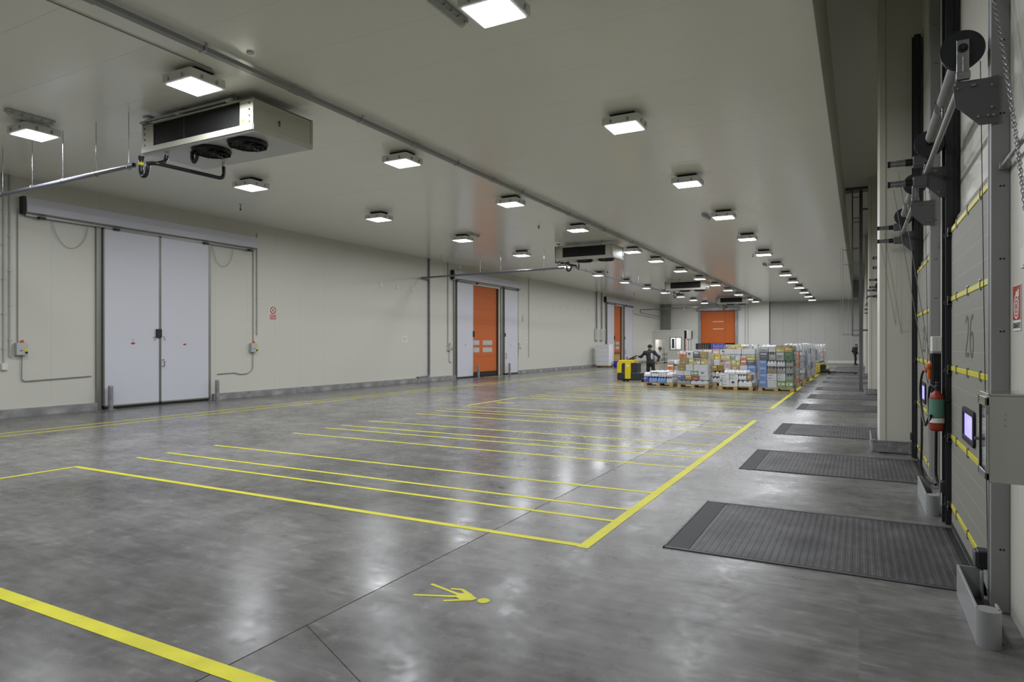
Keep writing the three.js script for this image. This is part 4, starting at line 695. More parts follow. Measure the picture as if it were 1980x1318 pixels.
{ // stainless hydrant cabinet with its sign
  const t = thing('hydrant_cabinet', 'stainless steel fire hose cabinet with glazed front at the right edge', 'hydrant cabinet', [RX, 0.975, -4.32], ON_RIGHT);
  const d = RX - 0.6, h = 0.455;
  M('case', [CB(0.125, 0.135, 0, h, 0, d), CB(-0.135, -0.125, 0, h, 0, d), CB(-0.13, 0.13, h - 0.01, h, 0, d), CB(-0.13, 0.13, 0, 0.01, 0, d), CB(-0.13, 0.13, 0, h, 0, 0.01), CB(-0.14, 0.142, h, h + 0.012, 0, d + 0.006)], mat.stainless, t);
  const f = M('door_frame', [CB(-0.13, -0.1, 0.01, h - 0.01, d - 0.005, d + 0.012), CB(0.1, 0.13, 0.01, h - 0.01, d - 0.005, d + 0.012), CB(-0.13, 0.13, h - 0.06, h - 0.01, d - 0.005, d + 0.012), CB(-0.13, 0.13, 0.01, 0.05, d - 0.005, d + 0.012)], mat.stainless, t);
  M('pane', B(-0.1, 0.1, 0.05, h - 0.06, d, d + 0.004), mat.glass, f);
  M('gasket', [B(-0.1, 0.1, 0.045, 0.052, d + 0.004, d + 0.01), B(-0.102, -0.095, 0.05, h - 0.06, d + 0.004, d + 0.01)], mat.rubber, f);
  M('hinge_knuckle', cyl(V(0.13, h - 0.1, d + 0.006), V(0.13, h - 0.05, d + 0.006), 0.008, 0.008, 10), mat.steel, f); M('latch', cyl(V(-0.115, 0.2, d + 0.01), V(-0.115, 0.2, d + 0.03), 0.009, 0.009, 12), mat.steel, f);
  M('hose_coil', [0.05, 0.07, 0.09].map((r) => T(new THREE.TorusGeometry(r, 0.014, 8, 26), 0, 0.2, d * 0.5)), mat.white, t);
  M('nozzle', cyl(V(-0.05, 0.06, d * 0.6), V(-0.04, 0.2, d * 0.65), 0.012, 0.02, 12), mat.dark, t);
  const rivets = []; for (const [z, y] of [[0.17, 0.36], [0.17, 0.33], [0.17, 0.3], [0.05, 0.26]]) rivets.push(T(new THREE.CylinderGeometry(0.005, 0.005, 0.004, 10), 0.137, y, z, 0, 0, Math.PI / 2)); M('rivets', rivets, mat.steel, t);
  M('handle_tag', CB(0.136, 0.142, 0.28, 0.35, 0.005, 0.035, 0.004), mat.red, t);
  const s = thing('hydrant_sign', 'red fire hose sign with white coil and lettering at right edge', 'sign', [RX, 1.93, -4.87], ON_RIGHT);
  M('sign_plate', CB(-0.105, 0.105, -0.15, 0.125, 0, 0.006, 0.001), mat.white, s);
  M('red_field', CB(-0.1, 0.1, -0.085, 0.12, 0.005, 0.008, 0.0005), mat.red, s);
  M('hose_symbol', [T(new THREE.RingGeometry(0.062, 0.074, 36), 0, -0.005, 0.0086), T(new THREE.RingGeometry(0.04, 0.05, 30), 0, -0.005, 0.0086), T(new THREE.RingGeometry(0.018, 0.028, 24), 0, -0.005, 0.0086), CB(-0.012, 0.05, 0.062, 0.085, 0.0082, 0.0095, 0.0004), CB(0.04, 0.075, 0.055, 0.095, 0.0082, 0.0095, 0.0004)], mat.white, s);
  M('lettering', T(letters('IDRANTE', 0.034, font, 0.001), 0, -0.118, 0.0062), mat.black, s);
  const n = thing('wall_plate', 'blank pale plate on the wall above the fire hose sign', 'wall plate', [RX, 2.2, -4.7], ON_RIGHT); M('plate', CB(-0.06, 0.06, -0.06, 0.06, 0, 0.008, 0.002), mat.offWhite, n); M('screw', T(new THREE.CylinderGeometry(0.005, 0.005, 0.004, 8), 0.03, -0.05, 0.009, Math.PI / 2), mat.steel, n);
}
{ // hand chain hooked to the wall
  const t = thing('hand_chain', 'doubled steel hand chain slanting down past the near jamb post', 'chain', [0.78, 0, 0]);
  const a = V(-0.04, 4.25, -5.28), q = V(0, 2.4, -4.34), n = 78;
  for (const [k, off] of [[0, 0.0], [1, 0.022]]) {
    const links = []; const dir = q.clone().sub(a).normalize();
    for (let i = 0; i < n; i++) { const u = i / (n - 1), p = a.clone().lerp(q, u); p.z += off + 0.06 * Math.sin(u * Math.PI); p.y -= 0.0; const g = new THREE.TorusGeometry(0.0085, 0.0026, 5, 10).scale(1, 1.75, 1); if ((i + k) % 2) g.rotateY(Math.PI / 2); g.applyQuaternion(new THREE.Quaternion().setFromUnitVectors(V(0, 1, 0), dir)); links.push(g.translate(p.x, p.y, p.z)); }
    M('chain_strand', links, mat.steel, t);
  }
  const h = thing('chain_hook', 'grey hook bar on the wall holding the hand chain', 'hook', [RX, 2.82, -5.0], ON_RIGHT);
  M('bar', cyl(V(-0.1, 0, 0.04), V(0.75, 0.0, 0.05), 0.014, 0.014, 10), mat.galv, h); for (const k of [-0.12, 0.6]) M('bracket', CB(k, k + 0.06, -0.02, 0.02, 0, 0.06, 0.004), mat.galv, h);
}
{ // cage ladder to the upper level, beyond the second dock group
  const t = thing('cage_ladder', 'tall grey caged access ladder on a post by the second column', 'ladder', [0.06, 0, -26.65]);
  M('post', CB(-0.055, 0.055, 0, 7.25, -0.055, 0.055, 0.006), mat.greyDark, t); M('post_foot', CB(-0.12, 0.12, 0, 0.02, -0.12, 0.12, 0.004), mat.greyDark, t);
  for (const y of [2.2, 6.55]) M('wall_stay', CB(0.05, 0.3, y - 0.03, y + 0.03, -0.03, 0.03, 0.004), mat.greyDark, t);
  for (const z of [-0.22, 0.22]) M('stile', CB(-0.29, -0.25, 2.0, 7.25, z - 0.02, z + 0.02, 0.003), mat.greyDark, t);
  for (let y = 2.1; y < 7.2; y += 0.28) M('rung', cyl(V(-0.27, y, -0.22), V(-0.27, y, 0.22), 0.012, 0.012, 8), mat.greyPost, t);
  for (const y of [2.0, 2.2, 3.35, 4.63, 5.15, 6.1, 6.25, 7.0]) M('tie', CB(-0.27, 0, y - 0.012, y + 0.012, -0.02, 0.02, 0.003), mat.greyDark, t);
  for (const y of [2.05, 3.35, 4.62, 5.15]) { const g = new THREE.TorusGeometry(0.3, 0.012, 6, 20, Math.PI * 1.25); M('cage_hoop', T(g.rotateX(Math.PI / 2).rotateY(Math.PI * 0.875 - Math.PI / 4 + 0.35), -0.36, y, 0), mat.greyPost, t); }
  for (const [x, z] of [[-0.66, 0], [-0.58, 0.2], [-0.58, -0.2], [-0.4, 0.3]]) M('cage_strap', CB(x - 0.004, x + 0.004, 2.0, 5.2, z - 0.015, z + 0.015, 0.001), mat.greyPost, t);
  M('top_plate', CB(-0.5, 0.25, 7.22, 7.29, -0.3, 0.3, 0.006), mat.greyDark, t);
}

// ================================================================ GOODS
const printTex = {};
function printed(key, base, marks) {                       // a carton print: flat colour blocks and bars
  const c = document.createElement('canvas'); c.width = c.height = 96; const g = c.getContext('2d');
  g.fillStyle = base; g.fillRect(0, 0, 96, 96);
  for (const [col, x, y, w, h, round] of marks) { g.fillStyle = col; if (round) { g.beginPath(); g.ellipse(x + w / 2, y + h / 2, w / 2, h / 2, 0, 0, 7); g.fill(); } else g.fillRect(x, y, w, h); }
  const t = new THREE.CanvasTexture(c); t.colorSpace = THREE.SRGBColorSpace; return t;
}
const bars = (col, x, y, w, n, s = 7) => Array.from({ length: n }, (_, i) => [col, x, y + i * s, w * (0.6 + 0.4 * hash(i, n, 7)), 3]);
const KINDS = {
  white: ['white printed carton', printed('w', '#dedfe2', [...bars('#6d7078', 12, 16, 60, 3), ['#9aa0aa', 12, 56, 26, 22], ...bars('#8d9096', 46, 60, 36, 3)])],
  plain: ['plain white carton', printed('p', '#d8d9dc', [['#c6c7ca', 0, 44, 96, 5]])],
  oval: ['white carton with dark oval print', printed('o', '#dcdcdc', [['#3f4248', 20, 18, 40, 34, 1], ...bars('#7c7f86', 14, 66, 66, 2)])],
  kraft: ['brown cardboard carton', printed('k', '#a1874a', [['#8c743c', 0, 43, 96, 8], ['#cbc3b0', 38, 58, 22, 14]])],
  kraftPrint: ['brown carton with pale print', printed('kp', '#b0946a', [['#e0cda6', 14, 20, 22, 40, 1], ['#e0cda6', 42, 20, 18, 40, 1], ['#7f6a43', 18, 70, 60, 8]])],
  yellow: ['yellow printed carton', printed('y', '#c9bd45', [['#e9e7d8', 12, 54, 50, 22], ...bars('#8b8422', 14, 16, 56, 3)])],
  lime: ['lime yellow carton', printed('l', '#c6c860', [['#f0f0e2', 20, 20, 54, 26], ...bars('#7d8030', 20, 60, 50, 2)])],
  gold: ['amber yellow carton', printed('g', '#c09a36', [['#f0e3b0', 12, 14, 70, 20], ['#8a5c14', 14, 58, 64, 8]])],
  orange: ['orange and white carton', printed('or', '#cc8257', [['#efe6de', 8, 8, 80, 26], ['#b5552a', 20, 52, 50, 26, 1]])],
  pink: ['pale pink printed carton', printed('pk', '#cfb6ab', [['#f1eae4', 10, 40, 60, 20], ...bars('#a0655a', 14, 14, 60, 2)])],
  red: ['red carton', printed('r', '#a8403c', [['#8d302e', 0, 40, 96, 8], ['#d8b8b0', 26, 58, 36, 18]])],
  green: ['dark green carton', printed('gr', '#4d7a58', [['#6f9a78', 14, 14, 60, 20], ...bars('#2f5238', 16, 50, 60, 3)])],
  leaf: ['green and white carton', printed('lf', '#83a35c', [['#eef0e6', 8, 30, 80, 30], ['#4c7a2c', 24, 36, 30, 18, 1]])],
  blue: ['blue printed carton', printed('b', '#6f93cf', [['#9db9e6', 10, 10, 76, 28], ...bars('#3c5fa6', 14, 52, 66, 4)])],
  violet: ['violet blue carton', printed('v', '#5c62b8', [['#c8cbe6', 10, 12, 34, 26], ['#3d3f8a', 50, 46, 34, 32, 1]])],
  dark: ['dark printed carton', printed('d', '#4a4d55', [['#c9cbd0', 10, 12, 70, 18], ...bars('#8b8f99', 14, 48, 60, 3)])],
  grey: ['grey printed carton', printed('gy', '#a3a6a8', [['#d9dbdd', 8, 10, 80, 16], ...bars('#5e6266', 12, 40, 70, 5)])],
  mixed: ['multicoloured printed carton', printed('m', '#c9c4b8', [['#a33a2e', 8, 8, 30, 34], ['#3e6fa8', 44, 12, 40, 26], ['#d0b93a', 10, 54, 40, 30], ['#f2f2f2', 56, 50, 32, 36]])],
};
for (const k in KINDS) KINDS[k].push(new THREE.MeshStandardMaterial({ map: KINDS[k][1], roughness: 0.6 }));
const PACKS = { water: ['blue shrink-wrapped bottle pack', P(0x7f9fd6, 0.18, 0, { clearcoat: 0.6, clearcoatRoughness: 0.15 })], film: ['clear film wrapped white pack', P(0xdfe1e4, 0.22, 0, { clearcoat: 0.7, clearcoatRoughness: 0.2 })], bottles: ['grey shrink-wrapped bottle pack', P(0x9c9f98, 0.25, 0, { clearcoat: 0.6, clearcoatRoughness: 0.2 })], brown: ['brown shrink-wrapped pack', P(0x9a8874, 0.3, 0, { clearcoat: 0.5, clearcoatRoughness: 0.25 })] };
// unit carton: body with two raised lid flaps and a tape ridge; base at y 0
const cartonGeo = merged([new RoundedBoxGeometry(1, 0.985, 1, 1, 0.018).translate(0, 0.4925, 0), T(new RoundedBoxGeometry(0.985, 0.016, 0.485, 1, 0.006), 0, 0.99, 0.248), T(new RoundedBoxGeometry(0.985, 0.016, 0.485, 1, 0.006), 0, 0.99, -0.248)]);
const packGeo = (() => { const g = []; for (let i = 0; i < 3; i++) for (let j = 0; j < 2; j++) g.push(new THREE.LatheGeometry([[0, 0], [0.5, 0], [0.52, 0.05], [0.52, 0.62], [0.44, 0.78], [0.2, 0.93], [0.2, 1], [0, 1]].map((p) => new THREE.Vector2(p[0], p[1])), 10).scale(0.335, 1, 0.5).translate(-0.333 + i * 0.333, 0, -0.25 + j * 0.5)); g.push(new RoundedBoxGeometry(1, 0.6, 1, 2, 0.08).translate(0, 0.32, 0)); return merged(g); })();
const palletParts = (() => { // euro pallet, 1.2 along x, 0.8 along z, base at y 0, centred
  const out = [], uv = (g) => metreUV(g);
  for (const z of [-0.3275, -0.165, 0, 0.165, 0.3275]) out.push(['top_board', uv(CB(-0.6, 0.6, 0.122, 0.144, z - 0.06, z + 0.06, 0.003))]);
  for (const x of [-0.53, 0, 0.53]) { out.push(['cross_board', uv(CB(x - 0.07, x + 0.07, 0.1, 0.122, -0.4, 0.4, 0.003))]); for (const z of [-0.345, 0, 0.345]) out.push(['block', uv(CB(x - 0.07, x + 0.07, 0.022, 0.1, z - 0.05, z + 0.05, 0.003))]); }
  for (const z of [-0.345, 0, 0.345]) out.push(['bottom_board', uv(CB(-0.6, 0.6, 0, 0.022, z - 0.05, z + 0.05, 0.003))]);
  return out.map(([n, g]) => [n, merged(g)]);
})();
function pallet(x, z, label, turn = 0) {
  const t = thing('wooden_pallet', label, 'pallet', [x, 0, z], turn, 'wooden pallets on the floor');
  for (const [n, g] of palletParts) { const m = new THREE.Mesh(g, mat.wood); m.name = n; m.castShadow = m.receiveShadow = true; t.add(m); }
}
// layers from the bottom up: [height, [[width, kind], ...]]; the rear half of each layer is filled with two larger cartons
function load(o) {
  const { x, z, desc, layers, w = 1.2, d = 0.8, rear = true, turn = 0 } = o;
  pallet(x, z, `wooden pallet under the ${desc}`, turn);
  const c = Math.cos(turn), s = Math.sin(turn);
  let y = 0.146;
  layers.forEach(([h, cols], li) => {
    const row = (list, zc, dep, where) => {
      const total = list.reduce((a, q) => a + q[0], 0), k = Math.min(1, w / total); let px = -total * k / 2;
      if (o.stagger) px += (li % 2 ? 0.02 : -0.02);
      list.forEach(([cw, kind], ci) => {
        const W = cw * k, pack = PACKS[kind], def = pack ?? KINDS[kind], m = new THREE.Mesh(pack ? packGeo : cartonGeo, pack ? pack[1] : def[2]);
        m.castShadow = m.receiveShadow = true;
        m.name = numbered(pack ? 'shrink_pack' : 'carton');
        const hx = px + W / 2, hz = zc + rr(-0.012, 0.006);
        m.position.set(x + hx * c + hz * s, y, z - hx * s + hz * c); m.rotation.y = turn + rr(-0.018, 0.018);
        const cut = Math.max(0.02, Math.min(W, 0.05));
        m.scale.set(W - 0.016, h - 0.004, dep - 0.02);
        tag(m, `${def[0]}, ${where} ${ORD[li]} layer, ${ORD[ci]} from left, ${desc}`, pack ? 'pack' : 'carton', `goods on the ${desc}`);
        scene.add(m); px += W;
      });
    };
    row(cols, d / 4, d / 2, 'front'); if (rear) row(o.back?.[li] ?? [[0.6, pick(['plain', 'white', 'grey', 'kraft'])], [0.6, pick(['white', 'grey', 'oval', 'mixed'])]], -d / 4, d / 2, 'rear');
    y += h;
  });
  if (o.film) {
    const H = y - 0.1, N = 56, R = 14, pos = [], idx = [], uv = [], hw = w / 2 + 0.035, hd = d / 2 + 0.035, r = 0.08;
    for (let j = 0; j <= R; j++) for (let i = 0; i <= N; i++) {
      const a = (i % N) / N * Math.PI * 2, ca = Math.cos(a), sa = Math.sin(a), k = 1 / Math.pow(Math.pow(Math.abs(ca), 10) + Math.pow(Math.abs(sa), 10), 0.1);
      const wob = 0.018 * (hash(i % N, j, o.film) - 0.5) + 0.014 * Math.sin((i % N) * 1.7 + j * 0.9), top = j === R ? -0.05 : 0;
      pos.push((hw + wob + top) * ca * k, 0.1 + H * j / R + 0.01 * (hash(i % N, j, 9) - 0.5), (hd + wob + top) * sa * k); uv.push(i / N * 4, j / R * 1.6);
    }
    for (let j = 0; j < R; j++) for (let i = 0; i < N; i++) { const a = j * (N + 1) + i, b = a + 1, e = a + N + 1, f = e + 1; idx.push(a, e, b, b, e, f); }
    const g = new THREE.BufferGeometry(); g.setAttribute('position', new THREE.Float32BufferAttribute(pos, 3)); g.setAttribute('uv', new THREE.Float32BufferAttribute(uv, 2)); g.setIndex(idx); g.computeVertexNormals();
    const m = M('stretch_film', g, mat.film); m.position.set(x, 0, z); m.rotation.y = turn; tag(m, `clear stretch film wrapped around the ${desc}`, 'stretch film', 'stretch film');
  }
}
load({ x: -7.15, z: -26.35, desc: 'blue pack pallet', layers: [[0.24, [[0.2, 'violet'], [0.36, 'water'], [0.36, 'water'], [0.26, 'film']]], [0.17, [[0.3, 'film'], [0.32, 'film'], [0.3, 'white'], [0.26, 'film']]], [0.07, [[0.3, 'film'], [0.4, 'film']]]], back: [[[0.4, 'water'], [0.4, 'water'], [0.4, 'film']], [[0.4, 'film'], [0.4, 'white'], [0.35, 'film']], [[0.6, 'film']]] });
load({ x: -5.69, z: -25.97, desc: 'tall mixed pallet', film: 5, layers: [[0.17, [[0.5, 'bottles'], [0.68, 'film']]], [0.17, [[0.3, 'violet'], [0.26, 'gold'], [0.3, 'red'], [0.34, 'white']]], [0.18, [[0.24, 'plain'], [0.28, 'plain'], [0.28, 'leaf'], [0.38, 'oval']]], [0.25, [[0.3, 'kraft'], [0.3, 'plain'], [0.55, 'plain']]], [0.24, [[0.36, 'kraft'], [0.2, 'lime'], [0.26, 'mixed'], [0.22, 'yellow']]], [0.27, [[0.3, 'orange'], [0.26, 'oval'], [0.26, 'dark'], [0.26, 'kraft']]]] });
load({ x: -3.99, z: -25.27, desc: 'front white pallet', layers: [[0.25, [[0.12, 'film'], [0.26, 'white'], [0.3, 'oval'], [0.5, 'film']]], [0.2, [[0.36, 'white'], [0.3, 'white'], [0.3, 'film'], [0.16, 'kraftPrint']]], [0.14, [[0.42, 'film'], [0.4, 'film']]]], back: [[[0.6, 'white'], [0.6, 'film']], [[0.6, 'film'], [0.5, 'white']], [[0.5, 'white'], [0.4, 'film']]] });
load({ x: -4.0, z: -26.35, desc: 'tall colourful pallet', film: 7, layers: [[0.25, [[0.4, 'white'], [0.4, 'plain'], [0.4, 'white']]], [0.25, [[0.3, 'film'], [0.5, 'white'], [0.3, 'plain']]], [0.25, [[0.26, 'pink'], [0.3, 'kraftPrint'], [0.3, 'plain'], [0.3, 'blue']]], [0.2, [[0.22, 'pink'], [0.18, 'lime'], [0.16, 'yellow'], [0.22, 'orange'], [0.3, 'dark']]], [0.16, [[0.2, 'lime'], [0.16, 'grey'], [0.2, 'plain'], [0.22, 'orange'], [0.3, 'yellow']]], [0.06, [[0.6, 'film'], [0.5, 'film']]], [0.2, [[0.6, 'plain'], [0.5, 'plain']]], [0.09, [[0.3, 'gold'], [0.3, 'yellow'], [0.3, 'mixed']]], [0.08, [[0.35, 'yellow'], [0.3, 'film']]]] });
load({ x: -5.12, z: -27.4, desc: 'rear crate pallet', layers: [[0.24, [[0.4, 'white'], [0.4, 'film'], [0.38, 'plain']]], [0.24, [[0.5, 'film'], [0.5, 'film']]], [0.22, [[0.4, 'mixed'], [0.26, 'gold'], [0.28, 'kraft'], [0.2, 'dark']]], [0.24, [[0.4, 'orange'], [0.26, 'plain'], [0.26, 'mixed']]], [0.2, [[0.5, 'lime'], [0.26, 'yellow'], [0.3, 'pink']]], [0.2, [[0.4, 'orange'], [0.28, 'pink'], [0.3, 'oval']]]] });
load({ x: -6.95, z: -27.9, desc: 'half-hidden rear pallet', w: 0.5, layers: [[0.24, [[0.3, 'lime'], [0.2, 'kraft']]], [0.24, [[0.3, 'orange'], [0.2, 'plain']]], [0.22, [[0.3, 'orange'], [0.2, 'bottles']]], [0.2, [[0.3, 'bottles'], [0.2, 'film']]]], rear: false });
load({ x: -2.62, z: -25.4, desc: 'front wrapped pallet', film: 3, layers: [[0.25, [[0.27, 'blue'], [0.34, 'plain'], [0.28, 'leaf'], [0.26, 'leaf']]], [0.25, [[0.27, 'blue'], [0.34, 'white'], [0.28, 'white'], [0.26, 'bottles']]], [0.25, [[0.27, 'blue'], [0.34, 'brown'], [0.28, 'bottles'], [0.26, 'bottles']]], [0.22, [[0.27, 'blue'], [0.34, 'film'], [0.28, 'film'], [0.26, 'bottles']]], [0.3, [[0.3, 'dark'], [0.26, 'bottles'], [0.28, 'grey'], [0.28, 'green']]], [0.15, [[0.3, 'grey'], [0.24, 'plain'], [0.28, 'yellow'], [0.28, 'gold']]], [0.1, [[0.5, 'film'], [0.5, 'kraft']]]], back: Array.from({ length: 7 }, (_, i) => [[0.6, ['grey', 'white'][i % 2]], [0.6, ['bottles', 'grey', 'bottles', 'dark'][i % 4]]]) });
{ // wrapped pallets in a row along the yellow line toward the far wall
  const side = [['orange', 'grey'], ['bottles', 'mixed'], ['blue', 'bottles'], ['grey', 'dark'], ['white', 'violet'], ['bottles', 'green'], ['dark', 'grey'], ['blue', 'white']];
  [-28.9, -31.9, -33.1, -35.9, -37.2, -39.9, -42.5, -45.2, -49.0, -52.6].forEach((z, i) => {
    const n = 5 + (i % 2), s = side[i % side.length], h = (1.52 + 0.1 * hash(i, 3, 5)) / n;
    load({ x: -2.66, z, desc: `${ORD[i]} far wrapped pallet`, film: i + 11, rear: false, d: 0.8, layers: Array.from({ length: n }, (_, k) => [h, [[0.5, ['grey', 'white', 'bottles', 'kraft'][(i + k) % 4]], [0.6, k === n - 1 ? 'film' : s[(k + (k > 2 ? 1 : 0)) % 2]]]]) });
  });
  [[-4.15, -29.0, 'nearest inner rear'], [-4.1, -32.0, 'farthest inner rear'], [-5.6, -29.2, 'leftmost inner rear']].forEach(([x, z, w], i) => load({ x, z, desc: `${w} pallet`, film: i ? 0 : 31, rear: false, layers: [[0.5, [[0.6, 'grey'], [0.6, 'white']]], [0.5, [[0.6, 'mixed'], [0.5, 'bottles']]], [0.35, [[0.4, 'grey'], [0.4, 'violet'], [0.4, 'dark']]], [0.18, [[0.5, 'kraft'], [0.5, 'film']]]] }));
}
// lattice crates on top of the pallet before the orange end shutter
function crate(label, x, y, z, m, w = 0.55) {
  const t = thing('plastic_crate', label, 'crate', [x, y, z], 0.05, 'plastic crates on the rear pallet'), h = 0.24, d = 0.38, W = w / 2;
  M('floor_panel', CB(-W, W, 0, 0.015, -d / 2, d / 2), m, t);
  const g = [CB(-W, W, h - 0.04, h, -d / 2, -d / 2 + 0.02), CB(-W, W, h - 0.04, h, d / 2 - 0.02, d / 2), CB(-W, -W + 0.02, h - 0.04, h, -d / 2, d / 2), CB(W - 0.02, W, h - 0.04, h, -d / 2, d / 2)];
  M('rim', g, m, t);
  const b = []; for (let i = 0; i <= 6; i++) for (const z of [-d / 2 + 0.01, d / 2 - 0.01]) b.push(B(-W + i * (w - 0.03) / 6, -W + i * (w - 0.03) / 6 + 0.03, 0, h - 0.02, z - 0.008, z + 0.008)); for (const yy of [0.07, 0.14]) b.push(B(-W, W, yy, yy + 0.025, -d / 2, -d / 2 + 0.016), B(-W, W, yy, yy + 0.025, d / 2 - 0.016, d / 2)); for (let i = 0; i <= 4; i++) for (const x of [-W + 0.008, W - 0.008]) b.push(B(x - 0.008, x + 0.008, 0, h, -d / 2 + i * (d - 0.03) / 4, -d / 2 + i * (d - 0.03) / 4 + 0.03));
  M('lattice', b, m, t);
}
crate('dark lattice crate with pale rim, left of two on the rear pallet', -5.62, 1.49, -27.22, mat.dark); crate('violet lattice crate, right of two on the rear pallet', -5.04, 1.49, -27.22, S(0x5a57a8, 0.5), 0.5);

// wrapped white stack by the wall, brown stack and blue crate beside it
{
  const t = thing('wrapped_stack', 'tall white film-wrapped stack beside the far orange door', 'wrapped stack', [-16.55, 0, -45.6], 0.0);
  M('skid', [CB(-0.5, 0.5, 0.05, 0.12, -0.4, 0.4), CB(-0.5, -0.4, 0, 0.05, -0.4, 0.4), CB(0.4, 0.5, 0, 0.05, -0.4, 0.4)], mat.woodDark, t);
  const hs = [0.3, 0.36, 0.34, 0.3, 0.26]; let y = 0.12; hs.forEach((h, i) => { M('wrapped_layer', RB(-0.5 + 0.01 * (i % 2), 0.5, y, y + h, -0.42, 0.42, 0.02, 2), mat.whiteWrap, t); y += h; });
  const b = thing('blue_tub', 'blue plastic tub on the floor beside the white wrapped stack', 'tub', [-15.75, 0, -45.9]); M('tub_wall', new THREE.LatheGeometry([[0, 0], [0.17, 0], [0.21, 0.42], [0.225, 0.42], [0.225, 0.44], [0.195, 0.44], [0.16, 0.03], [0, 0.03]].map((p) => new THREE.Vector2(...p)), 20), mat.blue, b);
  const c = thing('carton_offcuts', 'brown cardboard stack standing above the blue tub', 'cardboard', [-15.85, 0, -46.4]); ['a', 'b', 'c', 'd'].forEach((_, i) => M('cardboard_sheet', T(CB(-0.22, 0.22, 0, 1.1 - 0.05 * i, -0.012, 0.012), 0, 0.0, i * 0.04, -0.05), i < 3 ? mat.woodDark : mat.wood, c));
  for (let i = 0; i < 3; i++) { const j = thing('white_canister', `small white canister right of the blue tub, ${ORD[i]} from left`, 'canister', [-15.35 + i * 0.14, 0, -46.2], 0, 'white canisters'); M('body', new THREE.LatheGeometry([[0, 0], [0.055, 0], [0.06, 0.02], [0.06, 0.22], [0.03, 0.27], [0, 0.27]].map((p) => new THREE.Vector2(...p)), 14), mat.white, j); M('cap', cyl(V(0, 0.27, 0), V(0, 0.3, 0), 0.024), mat.dark, j); }
}

// ================================================================ PEOPLE AND TRUCKS
function iso(center, half, res, sdf, colorAt) {
  const mc = new MarchingCubes(res, new THREE.MeshStandardMaterial(), false, false, 90000);
  mc.isolation = 0; const size = mc.size, hs = mc.halfsize; const p = V();
  for (let k = 0; k < size; k++) for (let j = 0; j < size; j++) for (let i = 0; i < size; i++) { p.set(center.x + (i - hs) / hs * half, center.y + (j - hs) / hs * half, center.z + (k - hs) / hs * half); mc.field[i + j * size + k * size * size] = -sdf(p); }
  mc.update(); const n = mc.count, g = new THREE.BufferGeometry(), pos = new Float32Array(n * 3), nor = new Float32Array(n * 3), col = new Float32Array(n * 3);
  for (let i = 0; i < n; i++) { for (let a = 0; a < 3; a++) { pos[i * 3 + a] = mc.positionArray[i * 3 + a] * half + center.getComponent(a); nor[i * 3 + a] = mc.normalArray[i * 3 + a]; } p.set(pos[i * 3], pos[i * 3 + 1], pos[i * 3 + 2]); const c = colorAt(p); col.set([c.r, c.g, c.b], i * 3); }
  g.setAttribute('position', new THREE.BufferAttribute(pos, 3)); g.setAttribute('normal', new THREE.BufferAttribute(nor, 3)); g.setAttribute('color', new THREE.BufferAttribute(col, 3)); g.computeVertexNormals(); return g;
}
const smin = (a, b, k) => { const h = Math.max(k - Math.abs(a - b), 0) / k; return Math.min(a, b) - h * h * k * 0.25; };
function capsule(p, a, b, r0, r1) { const ab = b.clone().sub(a), t = Math.max(0, Math.min(1, p.clone().sub(a).dot(ab) / ab.lengthSq())); return p.distanceTo(a.clone().addScaledVector(ab, t)) - (r0 + (r1 - r0) * t); }
